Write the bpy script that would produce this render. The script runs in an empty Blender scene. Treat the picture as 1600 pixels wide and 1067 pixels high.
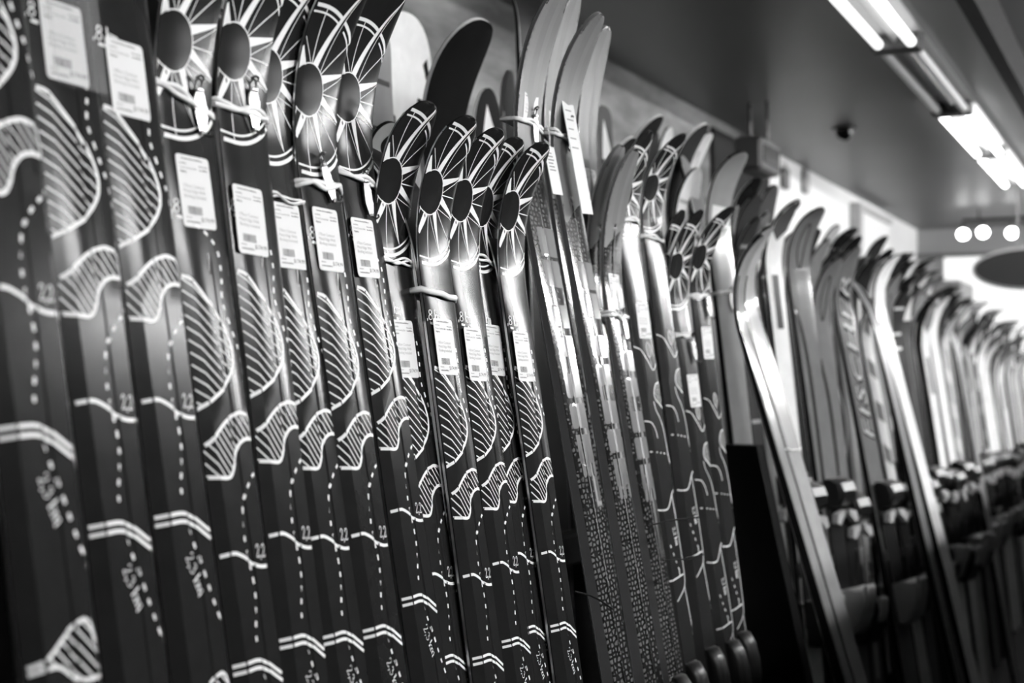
import bpy, math, random
from mathutils import Vector, Matrix

# ------------------------------------------------------------------ camera
scene = bpy.context.scene
C = bpy.context.collection
FPX, CX, CY = 50.0 / 36.0 * 1600, 800.0, 533.5
ZC = 1.30                                   # camera height
YAW, PITCH = math.atan(1030 / FPX), math.atan(42.5 / FPX)
cam_d = bpy.data.cameras.new('camera')
cam_d.lens, cam_d.sensor_width = 50.0, 36.0
cam_d.clip_start = 0.05
cam_d.dof.use_dof = True
cam_d.dof.focus_distance = 1.84
cam_d.dof.aperture_fstop = 4.4
cam = bpy.data.objects.new('camera', cam_d)
cam.location = (0, 0, ZC)
cam.rotation_euler = (math.pi / 2 + PITCH, 0, YAW)
C.objects.link(cam)
scene.camera = cam
EYE = Vector((0, 0, ZC))
FWD = Vector((-math.sin(YAW) * math.cos(PITCH), math.cos(YAW) * math.cos(PITCH), math.sin(PITCH)))
RGT = Vector((math.cos(YAW), math.sin(YAW), 0))
UP = RGT.cross(FWD)

# ------------------------------------------------------------------ world and exposure
world = bpy.data.worlds.new('world')
scene.world = world
world.use_nodes = True
world.node_tree.nodes['Background'].inputs[0].default_value = (.5, .5, .5, 1)
world.node_tree.nodes['Background'].inputs[1].default_value = 0.02
scene.view_settings.view_transform = 'Standard'
scene.view_settings.look = 'None'
scene.view_settings.gamma = 1.0
scene.view_settings.use_curve_mapping = False
scene.view_settings.exposure = 0.0
TUBE_ROW1, TUBE_ROW2, TUBE_FAR = 1.6, 100.0, 6.0     # emission strengths of the ceiling tubes
SPOT_GLOW = 14.0
GLOW_FAR, GLOW_SIDE = .72, 13.0             # glow of the far white board and an added, unseen side pane


def ray(px, py):
    return (FWD + RGT * ((px - CX) / FPX) + UP * ((CY - py) / FPX)).normalized()


def project(p):
    q = p - EYE
    d = q.dot(FWD)
    return CX + FPX * q.dot(RGT) / d, CY - FPX * q.dot(UP) / d


def on_plane(px, py, n, c):                  # n.p = c
    r = ray(px, py)
    return EYE + r * ((c - n.dot(EYE)) / n.dot(r))


def on_lean(px, py, D, tanl):                # x = -D - (z-ZC)*tanl
    return on_plane(px, py, Vector((1, 0, tanl)), -D + ZC * tanl)


def on_x(px, py, x): return on_plane(px, py, Vector((1, 0, 0)), x)
def on_y(px, py, y): return on_plane(px, py, Vector((0, 1, 0)), y)
def on_z(px, py, z): return on_plane(px, py, Vector((0, 0, 1)), z)


# ------------------------------------------------------------------ materials
MATS = {}


def mat(name, g, rough=.5, metal=0., coat=0., noise=.12, scale=40., bump=0., spec=.5, stretch=(1, 1, 1), crough=.05):
    if name in MATS: return MATS[name]
    m = bpy.data.materials.new(name)
    m.use_nodes = True
    nt = m.node_tree
    b = nt.nodes['Principled BSDF']
    tc = nt.nodes.new('ShaderNodeTexCoord')
    mp = nt.nodes.new('ShaderNodeMapping')
    mp.inputs['Scale'].default_value = stretch
    nz = nt.nodes.new('ShaderNodeTexNoise')
    nz.inputs['Scale'].default_value = scale
    nz.inputs['Detail'].default_value = 4
    rp = nt.nodes.new('ShaderNodeMapRange')
    rp.inputs['To Min'].default_value = max(0, g * (1 - noise))
    rp.inputs['To Max'].default_value = min(1, g * (1 + noise))
    rr = nt.nodes.new('ShaderNodeMapRange')
    rr.inputs['To Min'].default_value = rough * .85
    rr.inputs['To Max'].default_value = min(1, rough * 1.15)
    L = nt.links.new
    L(tc.outputs['Object'], mp.inputs['Vector']); L(mp.outputs['Vector'], nz.inputs['Vector'])
    L(nz.outputs['Fac'], rp.inputs['Value']); L(nz.outputs['Fac'], rr.inputs['Value'])
    L(rp.outputs['Result'], b.inputs['Base Color']); L(rr.outputs['Result'], b.inputs['Roughness'])
    b.inputs['Metallic'].default_value = metal
    b.inputs['Specular IOR Level'].default_value = spec
    b.inputs['Coat Weight'].default_value = coat
    b.inputs['Coat Roughness'].default_value = crough
    if bump:
        bp = nt.nodes.new('ShaderNodeBump')
        bp.inputs['Strength'].default_value = bump
        bp.inputs['Distance'].default_value = .002
        L(nz.outputs['Fac'], bp.inputs['Height']); L(bp.outputs['Normal'], b.inputs['Normal'])
    MATS[name] = m
    return m


def emit(name, strength, g=1.0):
    m = bpy.data.materials.new(name)
    m.use_nodes = True
    b = m.node_tree.nodes['Principled BSDF']
    b.inputs['Base Color'].default_value = (.8, .8, .8, 1)
    b.inputs['Emission Color'].default_value = (g, g, g, 1)
    b.inputs['Emission Strength'].default_value = strength
    return m


def honeycomb(name, dark, light, scale):
    m = mat(name, dark, .14, coat=.2)
    nt = m.node_tree
    b = nt.nodes['Principled BSDF']
    tc = nt.nodes.new('ShaderNodeTexCoord')
    mp = nt.nodes.new('ShaderNodeMapping')
    mp.inputs['Scale'].default_value = (1, .62, 1)
    v = nt.nodes.new('ShaderNodeTexVoronoi')
    v.feature = 'DISTANCE_TO_EDGE'
    v.inputs['Scale'].default_value = scale
    v.inputs['Randomness'].default_value = .55
    r = nt.nodes.new('ShaderNodeMapRange')
    r.inputs['From Min'].default_value = .12
    r.inputs['From Max'].default_value = .3
    r.inputs['To Min'].default_value = dark
    r.inputs['To Max'].default_value = light
    nt.links.new(tc.outputs['Object'], mp.inputs['Vector'])
    nt.links.new(mp.outputs['Vector'], v.inputs['Vector'])
    nt.links.new(v.outputs['Distance'], r.inputs['Value'])
    nt.links.new(r.outputs['Result'], b.inputs['Base Color'])
    return m


M_TOP = mat('map_topsheet', .014, .20, coat=.0, noise=.2, scale=60, spec=.15)
M_INK = mat('white_ink', .80, .40, coat=.0, noise=.04, spec=.3)
M_BLACK = mat('black_sidewall', .006, .45, spec=.2)
M_BASE = mat('ski_base', .012, .35)
M_EDGE = mat('steel_edge', .75, .3, metal=1)
M_STICK = mat('sticker_paper', .66, .5, noise=.03)
M_PRINT = mat('label_ink', .06, .6)
M_PRINT2 = mat('label_grey_ink', .24, .6)
M_BAND = mat('rubber_band', .82, .45, noise=.15, scale=90)
M_METAL = mat('clip_metal', .45, .25, metal=1, noise=.1)
M_DARKM = mat('dark_metal', .12, .3, metal=1)
M_PLAST = mat('black_plastic', .010, .34, spec=.4)
M_PLAST2 = mat('grey_plastic', .40, .35, coat=.2)


# ------------------------------------------------------------------ mesh helpers
def mesh(name, verts, faces, mats, idx=None, smooth=None):
    me = bpy.data.meshes.new(name)
    me.from_pydata([tuple(v) for v in verts], [], faces)
    for m in (mats if isinstance(mats, (list, tuple)) else [mats]): me.materials.append(m)
    if idx: me.polygons.foreach_set('material_index', idx)
    if smooth:
        me.polygons.foreach_set('use_smooth', [True] * len(me.polygons))
        me.set_sharp_from_angle(angle=math.radians(smooth))
    me.update()
    return me


def obj(name, me, parent=None, label=None, cat=None, group=None, kind=None, matrix=None):
    o = bpy.data.objects.new(name, me)
    C.objects.link(o)
    if matrix is not None: o.matrix_world = matrix
    if parent: o.parent = parent
    if label: o['label'] = label
    if cat: o['category'] = cat
    if group: o['group'] = group
    if kind: o['kind'] = kind
    return o


class MB:
    def __init__(s): s.v, s.f = [], []

    def box(s, a, b, bev=0.0, M=None):
        (x0, y0, z0), (x1, y1, z1) = a, b
        n = len(s.v)
        e = min(bev, (x1 - x0) * .49, (y1 - y0) * .49, (z1 - z0) * .49)
        if e <= 0:
            p = [(x, y, z) for z in (z0, z1) for x, y in ((x0, y0), (x1, y0), (x1, y1), (x0, y1))]
            fs = [(0, 3, 2, 1), (4, 5, 6, 7), (0, 1, 5, 4), (1, 2, 6, 5), (2, 3, 7, 6), (3, 0, 4, 7)]
        else:
            p = []
            for z, i in ((z0, e), (z0 + e, 0), (z1 - e, 0), (z1, e)):
                X0, X1, Y0, Y1 = x0 + i, x1 - i, y0 + i, y1 - i
                k = e if i == 0 else e * .3
                p += [(X0 + k, Y0, z), (X1 - k, Y0, z), (X1, Y0 + k, z), (X1, Y1 - k, z), (X1 - k, Y1, z), (X0 + k, Y1, z), (X0, Y1 - k, z), (X0, Y0 + k, z)]
            fs = [tuple(range(7, -1, -1)), tuple(range(24, 32))]
            for r in range(3):
                for i in range(8):
                    j = (i + 1) % 8
                    fs.append((r * 8 + i, r * 8 + j, r * 8 + 8 + j, r * 8 + 8 + i))
        s.v += [tuple(M @ Vector(q)) if M else q for q in p]
        s.f += [tuple(n + i for i in f) for f in fs]
        return s

    def tube(s, pts, r, seg=8, closed=False, flat=1.0, nrm=None):
        n0 = len(s.v)
        pts = [Vector(p) for p in pts]
        N = len(pts)
        for i, p in enumerate(pts):
            a = pts[(i - 1) % N] if closed or i else p
            b = pts[(i + 1) % N] if closed or i < N - 1 else p
            t = (b - a).normalized()
            ref = Vector(nrm) if nrm else (Vector((0, 0, 1)) if abs(t.z) < .9 else Vector((1, 0, 0)))
            u = ref.cross(t).normalized()
            w = t.cross(u)
            rr = r[i] if isinstance(r, (list, tuple)) else r
            for k in range(seg):
                an = 2 * math.pi * k / seg
                s.v.append(tuple(p + u * (rr * math.cos(an)) + w * (rr * flat * math.sin(an))))
        for i in range(N if closed else N - 1):
            j = (i + 1) % N
            for k in range(seg):
                l = (k + 1) % seg
                s.f.append((n0 + i * seg + k, n0 + i * seg + l, n0 + j * seg + l, n0 + j * seg + k))
        if not closed:
            s.f.append(tuple(n0 + k for k in range(seg - 1, -1, -1)))
            s.f.append(tuple(n0 + (N - 1) * seg + k for k in range(seg)))
        return s

    def prism(s, poly, ax, h0, h1):          # polygon in the plane normal to axis ax, extruded
        n = len(s.v)
        k = len(poly)
        for h in (h0, h1):
            for a, b in poly:
                s.v.append({0: (h, a, b), 1: (a, h, b), 2: (a, b, h)}[ax])
        s.f.append(tuple(n + i for i in range(k - 1, -1, -1)))
        s.f.append(tuple(n + k + i for i in range(k)))
        for i in range(k):
            j = (i + 1) % k
            s.f.append((n + i, n + j, n + k + j, n + k + i))
        return s

    def lathe(s, prof, c, seg=24, ax=2):
        n = len(s.v)
        for r, h in prof:
            for k in range(seg):
                a = 2 * math.pi * k / seg
                x, y = r * math.cos(a), r * math.sin(a)
                q = {2: (x, y, h), 1: (x, h, y), 0: (h, x, y)}[ax]
                s.v.append((c[0] + q[0], c[1] + q[1], c[2] + q[2]))
        for i in range(len(prof) - 1):
            for k in range(seg):
                l = (k + 1) % seg
                s.f.append((n + i * seg + k, n + i * seg + l, n + (i + 1) * seg + l, n + (i + 1) * seg + k))
        s.f.append(tuple(n + k for k in range(seg - 1, -1, -1)))
        s.f.append(tuple(n + (len(prof) - 1) * seg + k for k in range(seg)))
        return s

    def mesh(s, name, m, smooth=35): return mesh(name, s.v, s.f, m, smooth=smooth)


# ------------------------------------------------------------------ ski geometry
class Geo:
    def __init__(g, L, wp=.088, ww=.080, wt=.084, tl=.13, p=2.2, curl=40, cl=.20, th=.016, tt=.005, sl=.007,
                 groove=None, ridge=0., pw=1.3, tailr=.03, rimf=0.):
        g.L, g.wp, g.ww, g.wt, g.tl, g.p, g.curl, g.cl = L, wp, ww, wt, tl, p, math.radians(curl), cl
        g.th, g.tt, g.sl, g.groove, g.ridge, g.pw, g.tailr = th, tt, sl, groove, ridge, pw, tailr
        g.rimf = rimf
        g.N = 40
        g.tab = [(0., 0., 0.)]
        x = z = 0.
        for i in range(g.N):
            a = g.curl * (((i + .5) / g.N) ** pw)
            x += math.sin(a) * cl / g.N
            z += math.cos(a) * cl / g.N
            g.tab.append((x, z, g.curl * (((i + 1) / g.N) ** pw)))

    def center(g, s):
        s0 = g.L - g.cl
        if s <= s0: return 0., s, 0.
        k = min(1., (s - s0) / g.cl) * g.N
        i = min(g.N - 1, int(k))
        f = k - i
        a, b = g.tab[i], g.tab[i + 1]
        return a[0] + (b[0] - a[0]) * f, s0 + a[1] + (b[1] - a[1]) * f, a[2] + (b[2] - a[2]) * f

    def width(g, s):
        L = g.L
        sw = L - g.tl
        m = .45 * L
        if s < m:
            k = (m - s) / m
            w = g.ww + (g.wt - g.ww) * k * k
        else:
            k = min(1, (s - m) / (sw - m))
            w = g.ww + (g.wp - g.ww) * k ** 1.8
        if s > sw:
            w *= max(.0004, 1 - ((s - sw) / g.tl) ** g.p) ** (1 / g.p)
        if s < g.tailr:
            w *= max(.3, (1 - ((g.tailr - s) / g.tailr) ** 2.5)) ** .5
        return w

    def thick(g, s):
        k = max(0., min(1., (g.L - g.cl * .8 - s) / (.5 * g.L)))
        k2 = max(0., min(1., s / (.4 * g.L)))
        return g.tt + (g.th - g.tt) * (k ** .7) * (.45 + .55 * k2 ** .7)

    def cols(g, s):
        w, h = g.width(s), g.thick(s)
        sl = min(g.sl, w * .22)
        rim = max(min(.0028, h * .45), h * g.rimf)
        out = [(-w / 2, rim), (-w / 2 + sl, h)]
        if g.groove:
            gc, gw, gd, gs = g.groove
            d = gd * max(0., min(1., (gs - s) / .012))
            gw = gw * max(.05, min(1., (gs + .004 - s) / .006)) if s < gs + .004 else gw * .05
            c = gc * w
            out += [(c - gw, h), (c - gw * .7, h - d), (c + gw * .7, h - d), (c + gw, h)]
        elif g.ridge:
            out += [(-w * .09, h), (-w * .06, h), (-w * .02, h + g.ridge), (w * .02, h + g.ridge), (w * .06, h), (w * .09, h)]
        else:
            out += [(-w * .16, h * 1.01), (w * .16, h * 1.01)]
        out += [(w / 2 - sl, h), (w / 2, rim)]
        return out

    def top(g, s, y):
        c = g.cols(s)
        if y <= c[0][0]: return c[0][1]
        for (a, ha), (b, hb) in zip(c, c[1:]):
            if y <= b: return ha + (hb - ha) * (y - a) / max(1e-9, b - a)
        return c[-1][1]

    def pt(g, s, y, n):
        x, z, a = g.center(s)
        return Vector((x + math.cos(a) * n, y, z - math.sin(a) * n))

    def on(g, s, y, lift=.0003): return g.pt(s, y, g.top(s, y) + lift)

    def samples(g):
        S, s = [], 0.
        marks = [g.L - g.cl, g.L]
        if g.groove: marks += [g.groove[3] - .012, g.groove[3], g.groove[3] + .004]
        while s < g.L - g.cl:
            S.append(s)
            s += .006 if s < g.tailr else .03
        n = 30
        S += [g.L - g.cl + g.cl * i / n for i in range(n)]
        S += [g.L - g.cl / n * f for f in (.7, .45, .28, .16, .08, .03, .01)]
        S += marks
        S = sorted(set(round(q, 5) for q in S))
        return S

    def body(g, name, mtop, mside=None, mbase=None):
        V, F, I = [], [], []
        rows = []
        for s in g.samples():
            c = g.cols(s)
            w = g.width(s)
            ring = c + [(w / 2, 0.), (-w / 2, 0.)]
            rows.append(len(V))
            V += [g.pt(s, y, n) for y, n in ring]
            k = len(ring)
        for a, b in zip(rows, rows[1:]):
            for i in range(k):
                j = (i + 1) % k
                F.append((a + i, a + j, b + j, b + i))
                I.append(0 if i < k - 3 else (2 if i == k - 2 else 1))
        F.append(tuple(rows[0] + i for i in range(k - 1, -1, -1))); I.append(1)
        F.append(tuple(rows[-1] + i for i in range(k))); I.append(1)
        return mesh(name, V, F, [mtop, mside or M_BLACK, mbase or M_BASE], I, smooth=32)

    def edge(g, name, m=None):
        mb = MB()
        for sg in (-1, 1):
            n0 = len(mb.v)
            S = [s for s in g.samples() if s > g.tailr and s < g.L - .012][::2]
            for s in S:
                w = g.width(s) / 2
                for y, n in ((w - .0015, -.0006), (w + .0005, -.0006), (w + .0005, .0012), (w - .0015, .0012)):
                    mb.v.append(tuple(g.pt(s, sg * y, n)))
            for i in range(len(S) - 1):
                for a in range(4):
                    b = (a + 1) % 4
                    q = (n0 + i * 4 + a, n0 + i * 4 + b, n0 + i * 4 + 4 + b, n0 + i * 4 + 4 + a)
                    mb.f.append(q if sg > 0 else q[::-1])
        return mesh(name, mb.v, mb.f, m or M_EDGE)


# ------------------------------------------------------------------ flat print on skis
def spline(pts, step=.004, closed=False):
    n = len(pts)
    out = []
    R = range(n if closed else n - 1)
    for i in R:
        g = (lambda k: pts[k % n]) if closed else (lambda k: pts[max(0, min(n - 1, k))])
        p0, p1, p2, p3 = g(i - 1), g(i), g(i + 1), g(i + 2)
        d = math.hypot((p2[0] - p1[0]), p2[1] - p1[1])
        m = max(2, int(d / step))
        for j in range(m):
            t = j / m
            out.append(tuple(.5 * (2 * p1[a] + (p2[a] - p0[a]) * t + (2 * p0[a] - 5 * p1[a] + 4 * p2[a] - p3[a]) * t * t
                                   + (-p0[a] + 3 * p1[a] - 3 * p2[a] + p3[a]) * t ** 3) for a in (0, 1)))
    if not closed: out.append(pts[-1])
    return out


def dense(pts, step=.004):
    out = []
    for a, b in zip(pts, pts[1:]):
        m = max(1, int(math.hypot(b[0] - a[0], b[1] - a[1]) / step))
        out += [(a[0] + (b[0] - a[0]) * i / m, a[1] + (b[1] - a[1]) * i / m) for i in range(m)]
    return out + [pts[-1]]


def inside(p, poly):
    x, y = p
    r = False
    for i in range(len(poly)):
        (x1, y1), (x2, y2) = poly[i - 1], poly[i]
        if (y1 > y) != (y2 > y) and x < (x2 - x1) * (y - y1) / (y2 - y1) + x1: r = not r
    return r


class Print:
    """flat print: (y, v) in metres; y from ski centre, v below the anchor sA along the ski"""

    def __init__(p, g, sA, lift=.0003, vs=1.0, wn=None): p.g, p.sA, p.lift, p.vs, p.wn, p.v, p.f = g, sA, lift, vs, wn, [], []

    def _add(p, rows, k):
        rows = [[(y * (p.g.width(max(.05, min(p.sA - v, p.g.L - p.g.tl))) / p.wn if p.wn else 1), v * p.vs) for y, v in r] for r in rows]
        n0 = len(p.v)
        g = p.g
        ok = []
        for r in rows:
            s = max(.002, min(g.L - .001, p.sA - r[0][1]))
            lim = g.width(s) / 2 - .0004
            ok.append(any(abs(q[0]) < lim for q in r) and p.sA - r[0][1] < g.L - .001)
            for y, v in r:
                s = max(.002, min(g.L - .001, p.sA - v))
                lim = g.width(s) / 2 - .0004
                p.v.append(g.on(s, max(-lim, min(lim, y)), p.lift))
        for i in range(len(rows) - 1):
            if ok[i] and ok[i + 1]:
                for j in range(k - 1):
                    p.f.append((n0 + i * k + j, n0 + i * k + j + 1, n0 + (i + 1) * k + j + 1, n0 + (i + 1) * k + j))

    def line(p, pts, w0, w1=None, closed=False):
        w1 = w0 if w1 is None else w1
        n = len(pts)
        rows = []
        for i in range(n + (1 if closed else 0)):
            a = pts[(i - 1) % n] if closed else pts[max(0, i - 1)]
            b = pts[(i + 1) % n] if closed else pts[min(n - 1, i + 1)]
            q = pts[i % n]
            dx, dy = b[0] - a[0], b[1] - a[1]
            l = math.hypot(dx, dy) or 1
            w = (w0 + (w1 - w0) * i / max(1, n - 1)) / 2
            nx, ny = -dy / l * w, dx / l * w
            rows.append([(q[0] + nx, q[1] + ny), (q[0] - nx, q[1] - ny)])
        p._add(rows, 2)
        return p

    def poly(p, pts, step=.004, nx=6):
        v0, v1 = min(q[1] for q in pts), max(q[1] for q in pts)
        n = max(2, int((v1 - v0) / step))
        rows = []
        for i in range(n + 1):
            v = v0 + (v1 - v0) * (i + .0) / n
            vv = min(max(v, v0 + 1e-5), v1 - 1e-5)
            xs = []
            for a in range(len(pts)):
                (x1, y1), (x2, y2) = pts[a - 1], pts[a]
                if (y1 > vv) != (y2 > vv): xs.append(x1 + (x2 - x1) * (vv - y1) / (y2 - y1))
            if len(xs) < 2: continue
            a, b = min(xs), max(xs)
            rows.append([(a + (b - a) * j / nx, vv) for j in range(nx + 1)])
        p._add(rows, nx + 1)
        return p

    def dashes(p, pts, ln, gap, w, start=0.):
        q = spline(pts, .001)
        acc, seg = -start, []
        for a, b in zip(q, q[1:]):
            on = (acc % (ln + gap)) < ln and acc >= 0
            if on: seg.append(a)
            elif seg:
                if len(seg) > 2: p.line(seg[::2] + [seg[-1]], w)
                seg = []
            acc += math.hypot(b[0] - a[0], b[1] - a[1])
        if len(seg) > 2: p.line(seg, w)
        return p

    def hatch(p, poly, ang, sp, w):
        ca, sa = math.cos(ang), math.sin(ang)
        cs = [(-x * sa + y * ca) for x, y in poly]
        ds = [(x * ca + y * sa) for x, y in poly]
        c = min(cs) + sp * .5
        while c < max(cs):
            run = []
            d = min(ds)
            while d < max(ds) + .002:
                q = (d * ca - c * sa, d * sa + c * ca)
                if inside(q, poly): run.append(q)
                else:
                    if len(run) > 2: p.line(run[::3] + [run[-1]], w)
                    run = []
                d += .0012
            c += sp
        return p

    def text(p, txt, org, size, ang=0., w=.0014):
        ca, sa = math.cos(ang), math.sin(ang)
        x0 = 0.
        for ch in txt:
            adv, strokes = GLYPH[ch]
            for st in strokes:
                k = w * (1.9 if len(st) == 2 and st[0][0] == st[1][0] else 1)
                q = [((x0 + a) * size, -b * size) for a, b in st]
                q = spline(q, .0015) if len(q) > 2 else dense(q, .003)
                p.line([(org[0] + a * ca - b * sa, org[1] + a * sa + b * ca) for a, b in q], k)
            x0 += adv
        return p

    def mesh(p, name, m): return mesh(name, p.v, p.f, m)


GLYPH = {
    ' ': (.3, []),
    ',': (.28, [[(.1, .08), (.16, .02), (.12, -.1), (.05, -.18)], [(.08, .08), (.2, .08)], [(.08, .02), (.2, .02)]]),
    '1': (.45, [[(.22, 0), (.22, 1)], [(.06, .82), (.22, 1)], [(.08, .0), (.36, .0)]]),
    '2': (.55, [[(.06, .74), (.1, .9), (.24, 1.), (.4, .9), (.42, .68), (.3, .42), (.06, .04)], [(.05, .03), (.46, .03)], [(.46, .03), (.48, .2)], [(.06, .72), (.12, .76)]]),
    '3': (.55, [[(.07, .82), (.14, .96), (.27, 1.), (.4, .88), (.38, .66), (.2, .54), (.4, .44), (.46, .24), (.34, .04), (.16, .0), (.05, .12)]]),
    '8': (.55, [[(.26, .54), (.1, .66), (.1, .88), (.26, 1.), (.42, .88), (.42, .66), (.26, .54), (.07, .38), (.07, .12), (.26, 0), (.45, .12), (.45, .38), (.26, .54)]]),
    'k': (.55, [[(.12, 0), (.12, 1.05)], [(.02, 1.05), (.12, 1.05)], [(.02, 0), (.22, 0)], [(.42, .66), (.13, .28)], [(.2, .38), (.46, .0)], [(.34, .67), (.5, .67)], [(.36, 0), (.55, 0)]]),
    'm': (.85, [[(.1, 0), (.1, .66)], [(.02, .66), (.1, .66)], [(.1, .5), (.22, .66), (.36, .62), (.4, .45)], [(.4, .5), (.4, 0)], [(.4, .5), (.54, .66), (.68, .6), (.7, .45)], [(.7, .5), (.7, 0)], [(.02, 0), (.18, 0)], [(.32, 0), (.48, 0)], [(.62, 0), (.78, 0)]]),
}


class PrintSet:
    def __init__(q, *a, **k): q.a, q.k, q.parts = a, k, []
    def part(q, name): q.parts.append((name, Print(*q.a, **q.k)))
    def __getattr__(q, n): return getattr(q.parts[-1][1], n)
    def meshes(q, m): return [(n, p.mesh(n, m)) for n, p in q.parts if p.f]


def T(t, v, w=.086): return ((t - .5) * w, v / 1000.)


def compass(P, w=.086, sc=1.0, cx=.235):
    cy0 = (cx - .5) * w
    r = .0286 * sc

    def pol(R, a): return (cy0 + R * math.cos(math.radians(a)), R * math.sin(math.radians(a)))

    def arc(R, a0, a1, wd):
        n = int(abs(a1 - a0) / 3)
        P.line([pol(R, a0 + (a1 - a0) * i / n) for i in range(n + 1)], wd)
    arc(r, 0, 360, .0013)
    arc(.084 * sc, -60, 115, .0022); arc(.084 * sc, 245, 290, .0022)
    arc(.0915 * sc, -65, 112, .0042); arc(.0915 * sc, 250, 292, .0042)
    for k in range(8):
        a = 22.5 + 45 * k
        R = .082 * sc
        if k == 6: R = .150 * sc
        b0, b1, tip = pol(r, a - 20), pol(r, a + 1), pol(R, a)
        mid = ((b0[0] + b1[0]) / 2, (b0[1] + b1[1]) / 2)
        wd = math.hypot(b0[0] - b1[0], b0[1] - b1[1])
        P.line(dense([mid, tip]), wd * .95, .0006)
        P.line(dense([pol(r, a + 17), tip]), .0009)
        a2 = 45 * k
        P.line(dense([pol(r, a2), pol(.09 * sc, a2)]), .0013)


def map_print(P, w=.086):
    P.part('compass_rose')
    compass(P, w)
    t = lambda a, v: T(a, v, w)
    P.part('distance_figure')
    P.text('1,8 km', t(-.07, 161), .0125, .10, .0011)
    P.part('dashed_trail')
    P.dashes([t(.06, 166), t(.24, 170), t(.45, 176), t(.6, 184), t(.70, 194), t(.72, 206), t(.715, 219), t(.68, 232), t(.665, 245), t(.715, 258), t(.77, 271), t(.83, 284), t(.89, 296), t(.99, 312)], .0066, .0064, .0030)
    P.part('hatched_lake')
    l1 = [t(-.02, 221), t(.1, 223), t(.34, 240), t(.52, 255), t(.64, 270), t(.715, 286), t(.715, 297), t(.67, 307), t(.48, 324), t(.27, 333), t(.0, 343)]
    o = spline(l1)
    P.line(o, .0036)
    P.hatch(o + [t(-.1, 343), t(-.1, 221)], math.radians(36), .0092, .0015)
    P.part('hatched_lake')
    l2 = [t(-.02, 378), t(.1, 373), t(.19, 367), t(.40, 356), t(.59, 350), t(.73, 348.6), t(.88, 353), t(.965, 361.5), t(.97, 369.5), t(.90, 373.5), t(.75, 373), t(.61, 377), t(.535, 384), t(.46, 395), t(.38, 404.5), t(.29, 407), t(.15, 406), t(-.02, 404)]
    o = spline(l2)
    P.line(o, .0036)
    P.hatch(o + [t(-.1, 404), t(-.1, 378)], math.radians(50), .0072, .0014)
    P.part('dashed_trail')
    P.dashes([t(.95, 398), t(.78, 408), t(.64, 418.6), t(.546, 430), t(.49, 443.6), t(.46, 456), t(.45, 470), t(.49, 483), t(.525, 496), t(.537, 509), t(.52, 523), t(.46, 536), t(.414, 550), t(.416, 563)], .0066, .0066, .0030)
    P.part('contour_line')
    P.line(spline([t(-.01, 476), t(.1, 475), t(.23, 474.7), t(.41, 480), t(.54, 486.5), t(.72, 491), t(1.01, 491)]), .0034)
    P.part('distance_figure')
    P.text('2,2', t(.64, 482), .0118, .06, .0010)
    P.line(dense([t(.965, 472), t(.965, 481)]), .001)
    for d in (0, 6.8):
        P.part('road_line')
        P.line(spline([t(-.02, 573 + d), t(.2, 572 + d), t(.39, 572 + d), t(.556, 576 + d), t(.74, 585 + d), t(1.01, 598.5 + d)]), .0032)
    P.part('dashed_trail')
    P.dashes([t(.47, 585), t(.545, 601), t(.62, 620), t(.72, 645), t(.83, 668), t(.93, 690), t(1.0, 705)], .0066, .0066, .0030)
    P.part('distance_figure')
    P.text('2,3 km', t(.33, 609), .0125, math.radians(68), .0008)
    P.part('hatched_lake')
    l3 = [t(.0, 736), t(.2, 731), t(.5, 716), t(.72, 710), t(.80, 716), t(.83, 727), t(.97, 738), t(.93, 748), t(.72, 752), t(.5, 748), t(.3, 738), t(.0, 740)]
    o = spline(l3)
    P.line(o, .003)
    P.hatch(o, math.radians(42), .0085, .0016)


def trail_print(P, w=.080):
    P.part('compass_rose')
    compass(P, w, .92)
    t = lambda a, v: T(a, v, w)
    P.part('chevron_line')
    P.line(spline([t(.0, 276), t(.2, 284), t(.42, 302), t(.62, 320), t(.8, 310), t(.98, 292)], .003), .0022)
    P.part('hatched_leaf')
    o = spline([t(.52, 270), t(.62, 276), t(.64, 288), t(.55, 298), t(.46, 290), t(.45, 278)], .003, True)
    P.line(o, .0012, closed=True); P.hatch(o, .9, .004, .0009)
    P.line(dense([t(.55, 298), t(.6, 316)]), .001)
    P.part('hatched_lake')
    o = spline([t(.80, 343), t(.64, 346), t(.52, 360), t(.54, 372), t(.7, 382), t(.82, 392), t(.95, 408)])
    P.line(o, .0024); P.hatch(o + [t(.95, 343)], 1.15, .0055, .0013)
    P.part('contour_line')
    P.line(spline([t(.45, 376), t(.5, 392), t(.62, 406), t(.70, 422), t(.75, 445), t(.77, 475), t(.82, 500), t(.90, 512)]), .0020)
    P.part('contour_line')
    P.line(spline([t(.02, 408), t(.2, 412), t(.34, 424), t(.4, 441)]), .0022)
    P.part('dotted_line')
    for i in range(5): P.line(dense([t(.1 + .16 * i, 463 + 2 * i), t(.15 + .16 * i, 463.6 + 2 * i)], .001), .0026)
    P.part('contour_line')
    P.line(spline([t(.0, 560), t(.15, 566), t(.4, 566), t(.55, 556), t(.68, 542), t(.86, 530)]), .0026)
    P.line(spline([t(.68, 542), t(.73, 600), t(.76, 660), t(.75, 690), t(.68, 705), t(.5, 716), t(.28, 726)]), .0020)
    P.line(spline([t(.69, 705), t(.74, 740), t(.80, 790)]), .0020)
    P.part('distance_figure')
    P.text('2,2 km', t(.50, 600), .0105, math.radians(82), .0010)
    P.part('dashed_trail')
    P.dashes([t(.3, 628), t(.42, 650), t(.56, 676)], .007, .008, .0026)
    P.part('station_mark')
    P.line(dense([t(.1, 690), t(.72, 683)]), .0024)
    P.line(dense([t(.54, 676), t(.56, 686)]), .0024)


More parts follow.
